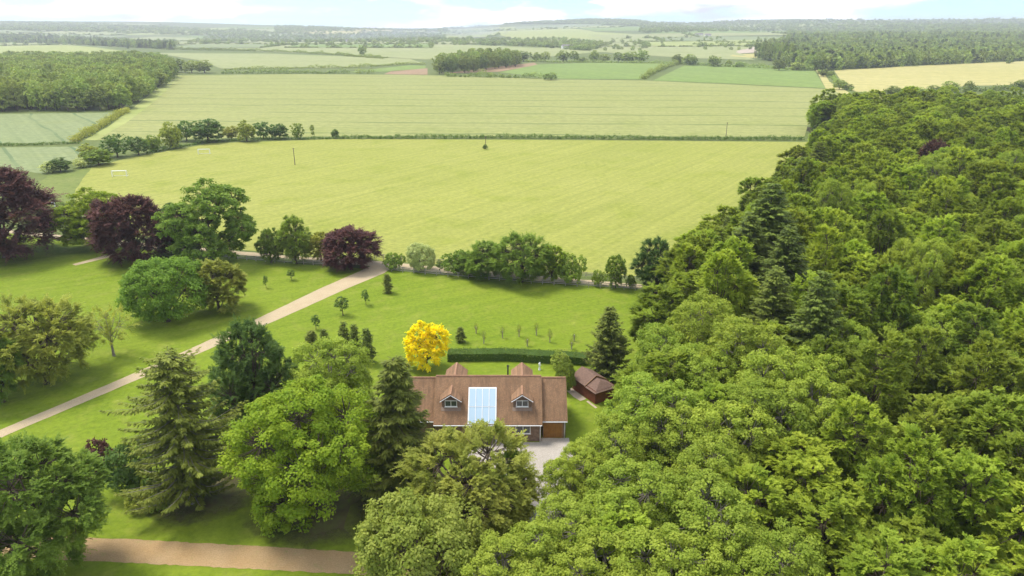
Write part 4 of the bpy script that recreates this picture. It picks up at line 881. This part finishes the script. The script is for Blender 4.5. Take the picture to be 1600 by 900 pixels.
px_wood('scattered_trees', [(420,72),(700,73),(700,67),(420,67)], 40, 11, 11, 'scattered trees along the upper edge of the pale fields')

# patchwork of far parcels with trees along their edges
edge = []; Yp = 1900.0; row = 0
while Yp < 5600:
    dY = 240+Yp*0.07; Xp = -0.85*Yp+RNG.uniform(0, 300)
    while Xp < 0.85*Yp:
        dX = RNG.uniform(260, 620)
        if RNG.random() < 0.62:
            q = [(Xp+12+RNG.normal(0, 25), Yp+12+RNG.normal(0, 22)), (Xp+dX-12+RNG.normal(0, 25), Yp+12+RNG.normal(0, 22)), (Xp+dX-12+RNG.normal(0, 40), Yp+dY-12+RNG.normal(0, 22)), (Xp+12+RNG.normal(0, 40), Yp+dY-12+RNG.normal(0, 22))]
            sheet('field', q, M[('pale', 'yellowgreen', 'green', 'bluewheat', 'pale', 'gold')[int(RNG.choice(6, p=(.28, .24, .17, .12, .12, .07)))]], 0.9)
            for a, c in ((q[0], q[1]), (q[1], q[2])):
                if RNG.random() < 0.75:
                    L = math.hypot(c[0]-a[0], c[1]-a[1])
                    for k in range(int(L/9)):
                        if RNG.random() < 0.72:
                            f = k*9/L; x_, y_ = a[0]+(c[0]-a[0])*f, a[1]+(c[1]-a[1])*f; hh = 4.5 if RNG.random() < .75 else RNG.uniform(8, 13); edge.append((x_, y_, float(hgt(x_, y_)), hh, hh*0.6+8, 0))
        Xp += dX
    Yp += dY; row += 1
wood('distant_hedgerows', edge, ['tiny'], 'hedgerows and hedge trees dividing the far fields')

# ------------------------------------------------------------------ far farmhouses
M['render'] = simple('white_render', (.78,.76,.72), 0.8, 0.05, 1); M['slate'] = simple('slate_roof', (.20,.17,.16), 0.8, 0.1, 1)
for px, py, L, l in ((886,76,26,'long white barn among the far hamlet trees'),(1092,56,30,'white farmhouse in the far fields'),(1106,57,22,'smaller white building beside the far farmhouse'),(546,66,26,'white building beneath the smoke in the valley')):
    g = at(px, py)
    if g is None: continue
    r = empty('farmhouse', (g[0], g[1], float(hgt(*g))), RNG.uniform(-.3, .3)); tag(r, l, 'building'); a, b, h = L/2, 5, 5.5
    MB().add([(-a,-b,-1),(a,-b,-1),(a,b,-1),(-a,b,-1),(-a,-b,h),(a,-b,h),(a,b,h),(-a,b,h),(-a,0,h+4),(a,0,h+4)], [(0,1,5,4),(2,3,7,6),(1,2,6,9,5),(3,0,4,8,7)]).build('wall', M['render'], r)
    for s in (-1, 1): q = [(-a-.4, s*(b+.5), h-.3), (a+.4, s*(b+.5), h-.3), (a+.4, 0, h+4.1), (-a-.4, 0, h+4.1)]; MB().slab(q if s < 0 else q[::-1], 0.2).build('roof', M['slate'], r)
    for k in range(4):
        xw = -a+L*(k+.5)/4; MB().box(xw-.7, xw+.7, -b-.06, -b+.02, 1.4, 3.2).build('window', M['pane'], r)

# ------------------------------------------------------------------ fences, goals, poles
postme = MB().box(-.06, .06, -.06, .06, -.1, 1.25).mesh('post', M['fence'])
def fence(pp, label, rails=3):
    q = P(*pp); r = empty('fence', (*q[0], 0)); tag(r, label, 'fence')
    for a, b in zip(q, q[1:]):
        l = math.hypot(b[0]-a[0], b[1]-a[1]); n = max(1, round(l/2.4)); an = math.atan2(b[1]-a[1], b[0]-a[0])
        for k in range(n):
            o = bpy.data.objects.new('post', postme); link(o, r); o.location = (a[0]+(b[0]-a[0])*k/n-q[0][0], a[1]+(b[1]-a[1])*k/n-q[0][1], 0); o.rotation_euler = (0, RNG.normal(0, .015), an)
        for k in range(rails):
            z = 0.42+0.34*k; nx, ny = -math.sin(an)*-.075, math.cos(an)*-.075
            MB().bar((a[0]-q[0][0]-nx, a[1]-q[0][1]-ny, z), (b[0]-q[0][0]-nx, b[1]-q[0][1]-ny, z), 0.04, 0.11).build('rail', M['fence'], r)
fence([(78,375),(250,394),(400,408),(520,416)], 'post and rail fence between park lawn and gravel track')
fence([(612,424),(700,432),(830,443),(1012,455)], 'post and rail fence along the top of the house lawn')
fence([(585,404),(700,414),(850,428),(1000,441)], 'post and rail fence on the meadow side of the track')
def goal(px, py, wpx, rz, label):
    X, Y = at(px, py); w = wpx/ppm(X, Y, 1); r = empty('football_goal', (X, Y, 0), rz); tag(r, label, 'goal', 'football goals on the meadow'); h = 2.1
    for s in (-1, 1):
        MB().tube([(s*w/2, 0, 0), (s*w/2, 0, h)], 0.12, 8).build('post', M['whitepaint'], r)
        MB().tube([(s*w/2, 0, h), (s*w/2, 0.7, h), (s*w/2, 1.7, 0.03)], 0.05, 6).build('net_support', M['whitepaint'], r)
    MB().tube([(-w/2, 0, h), (w/2, 0, h)], 0.12, 8).build('crossbar', M['whitepaint'], r)
    MB().tube([(-w/2, 1.7, 0.05), (w/2, 1.7, 0.05)], 0.05, 6).build('ground_bar', M['whitepaint'], r)
    MB().tube([(-w/2, 0.7, h), (w/2, 0.7, h)], 0.05, 6).build('net_bar', M['whitepaint'], r)
goal(187, 276, 21, 0.15, 'white football goal nearer the rough grass'); goal(319, 241, 17, 0.15, 'white football goal by the hedge trees'); goal(78, 328, 15, 0.5, 'low white goal frame beside the huge purple beech')
for px, b, t, l in ((461,258,231,'timber pole standing in the meadow past the sycamore'),(759,231,213,'timber pole beside a stump in the meadow'),(1134,216,191,'timber pole at the hedge near the wood')):
    X, Y = at(px, b); h = z_at(px, t, Y); r = empty('utility_pole', (X, Y, 0)); tag(r, l, 'pole', 'timber poles')
    MB().tube([(0, 0, -.2), (0, 0, h)], [0.16, 0.11], 8).build('shaft', M['pole'], r); MB().bar((-.5, 0, h-.4), (.5, 0, h-.4), .1, .1).build('crossarm', M['pole'], r)
T('shrub', 758, 233, 225, 9, 'meadow_bush', 'tiny dark bush at the foot of the meadow pole', cat='bush', mat='dark')

# ------------------------------------------------------------------ the hazy air
hz = MB().box(-9400, 9400, -9400, 9400, -9, 175).build('haze', bpy.data.materials.new('haze')); tag(hz, 'pale summer haze over the fields', 'haze', kind='stuff')
hm = hz.data.materials[0]; hm.use_nodes = True; hm.node_tree.nodes.clear()
ho = hm.node_tree.nodes.new('ShaderNodeOutputMaterial'); hv = hm.node_tree.nodes.new('ShaderNodeVolumePrincipled')
hv.inputs['Color'].default_value = (0.93, 0.96, 1.0, 1); hv.inputs['Density'].default_value = HAZE; hv.inputs['Anisotropy'].default_value = 0.2
hm.node_tree.links.new(hv.outputs[0], ho.inputs['Volume'])

# thin blue smoke drifting over the valley
g = at(545, 64); zs = float(hgt(*g)); sm = bmesh.new()
for k in range(9):
    r = bmesh.ops.create_icosphere(sm, subdivisions=2, radius=1.0); s = 1+k*0.32
    mt = Matrix.Translation((g[0]+k*62+RNG.normal(0, 12), g[1]+RNG.normal(0, 20), zs+16+k*4.5+RNG.normal(0, 4)))@Matrix.Diagonal((38*s, 30*s, 12*s, 1))
    bmesh.ops.transform(sm, matrix=mt, verts=r['verts'])
me = bpy.data.meshes.new('smoke'); sm.to_mesh(me); sm.free(); so = link(bpy.data.objects.new('smoke', me)); tag(so, 'thin blue smoke drifting over the far valley', 'smoke', kind='stuff')
smm = bpy.data.materials.new('smoke'); smm.use_nodes = True; smm.node_tree.nodes.clear(); me.materials.append(smm)
so_ = smm.node_tree.nodes.new('ShaderNodeOutputMaterial'); sv_ = smm.node_tree.nodes.new('ShaderNodeVolumePrincipled')
sv_.inputs['Color'].default_value = (0.85, 0.93, 1.0, 1); sv_.inputs['Density'].default_value = 0.0022; smm.node_tree.links.new(sv_.outputs[0], so_.inputs['Volume'])
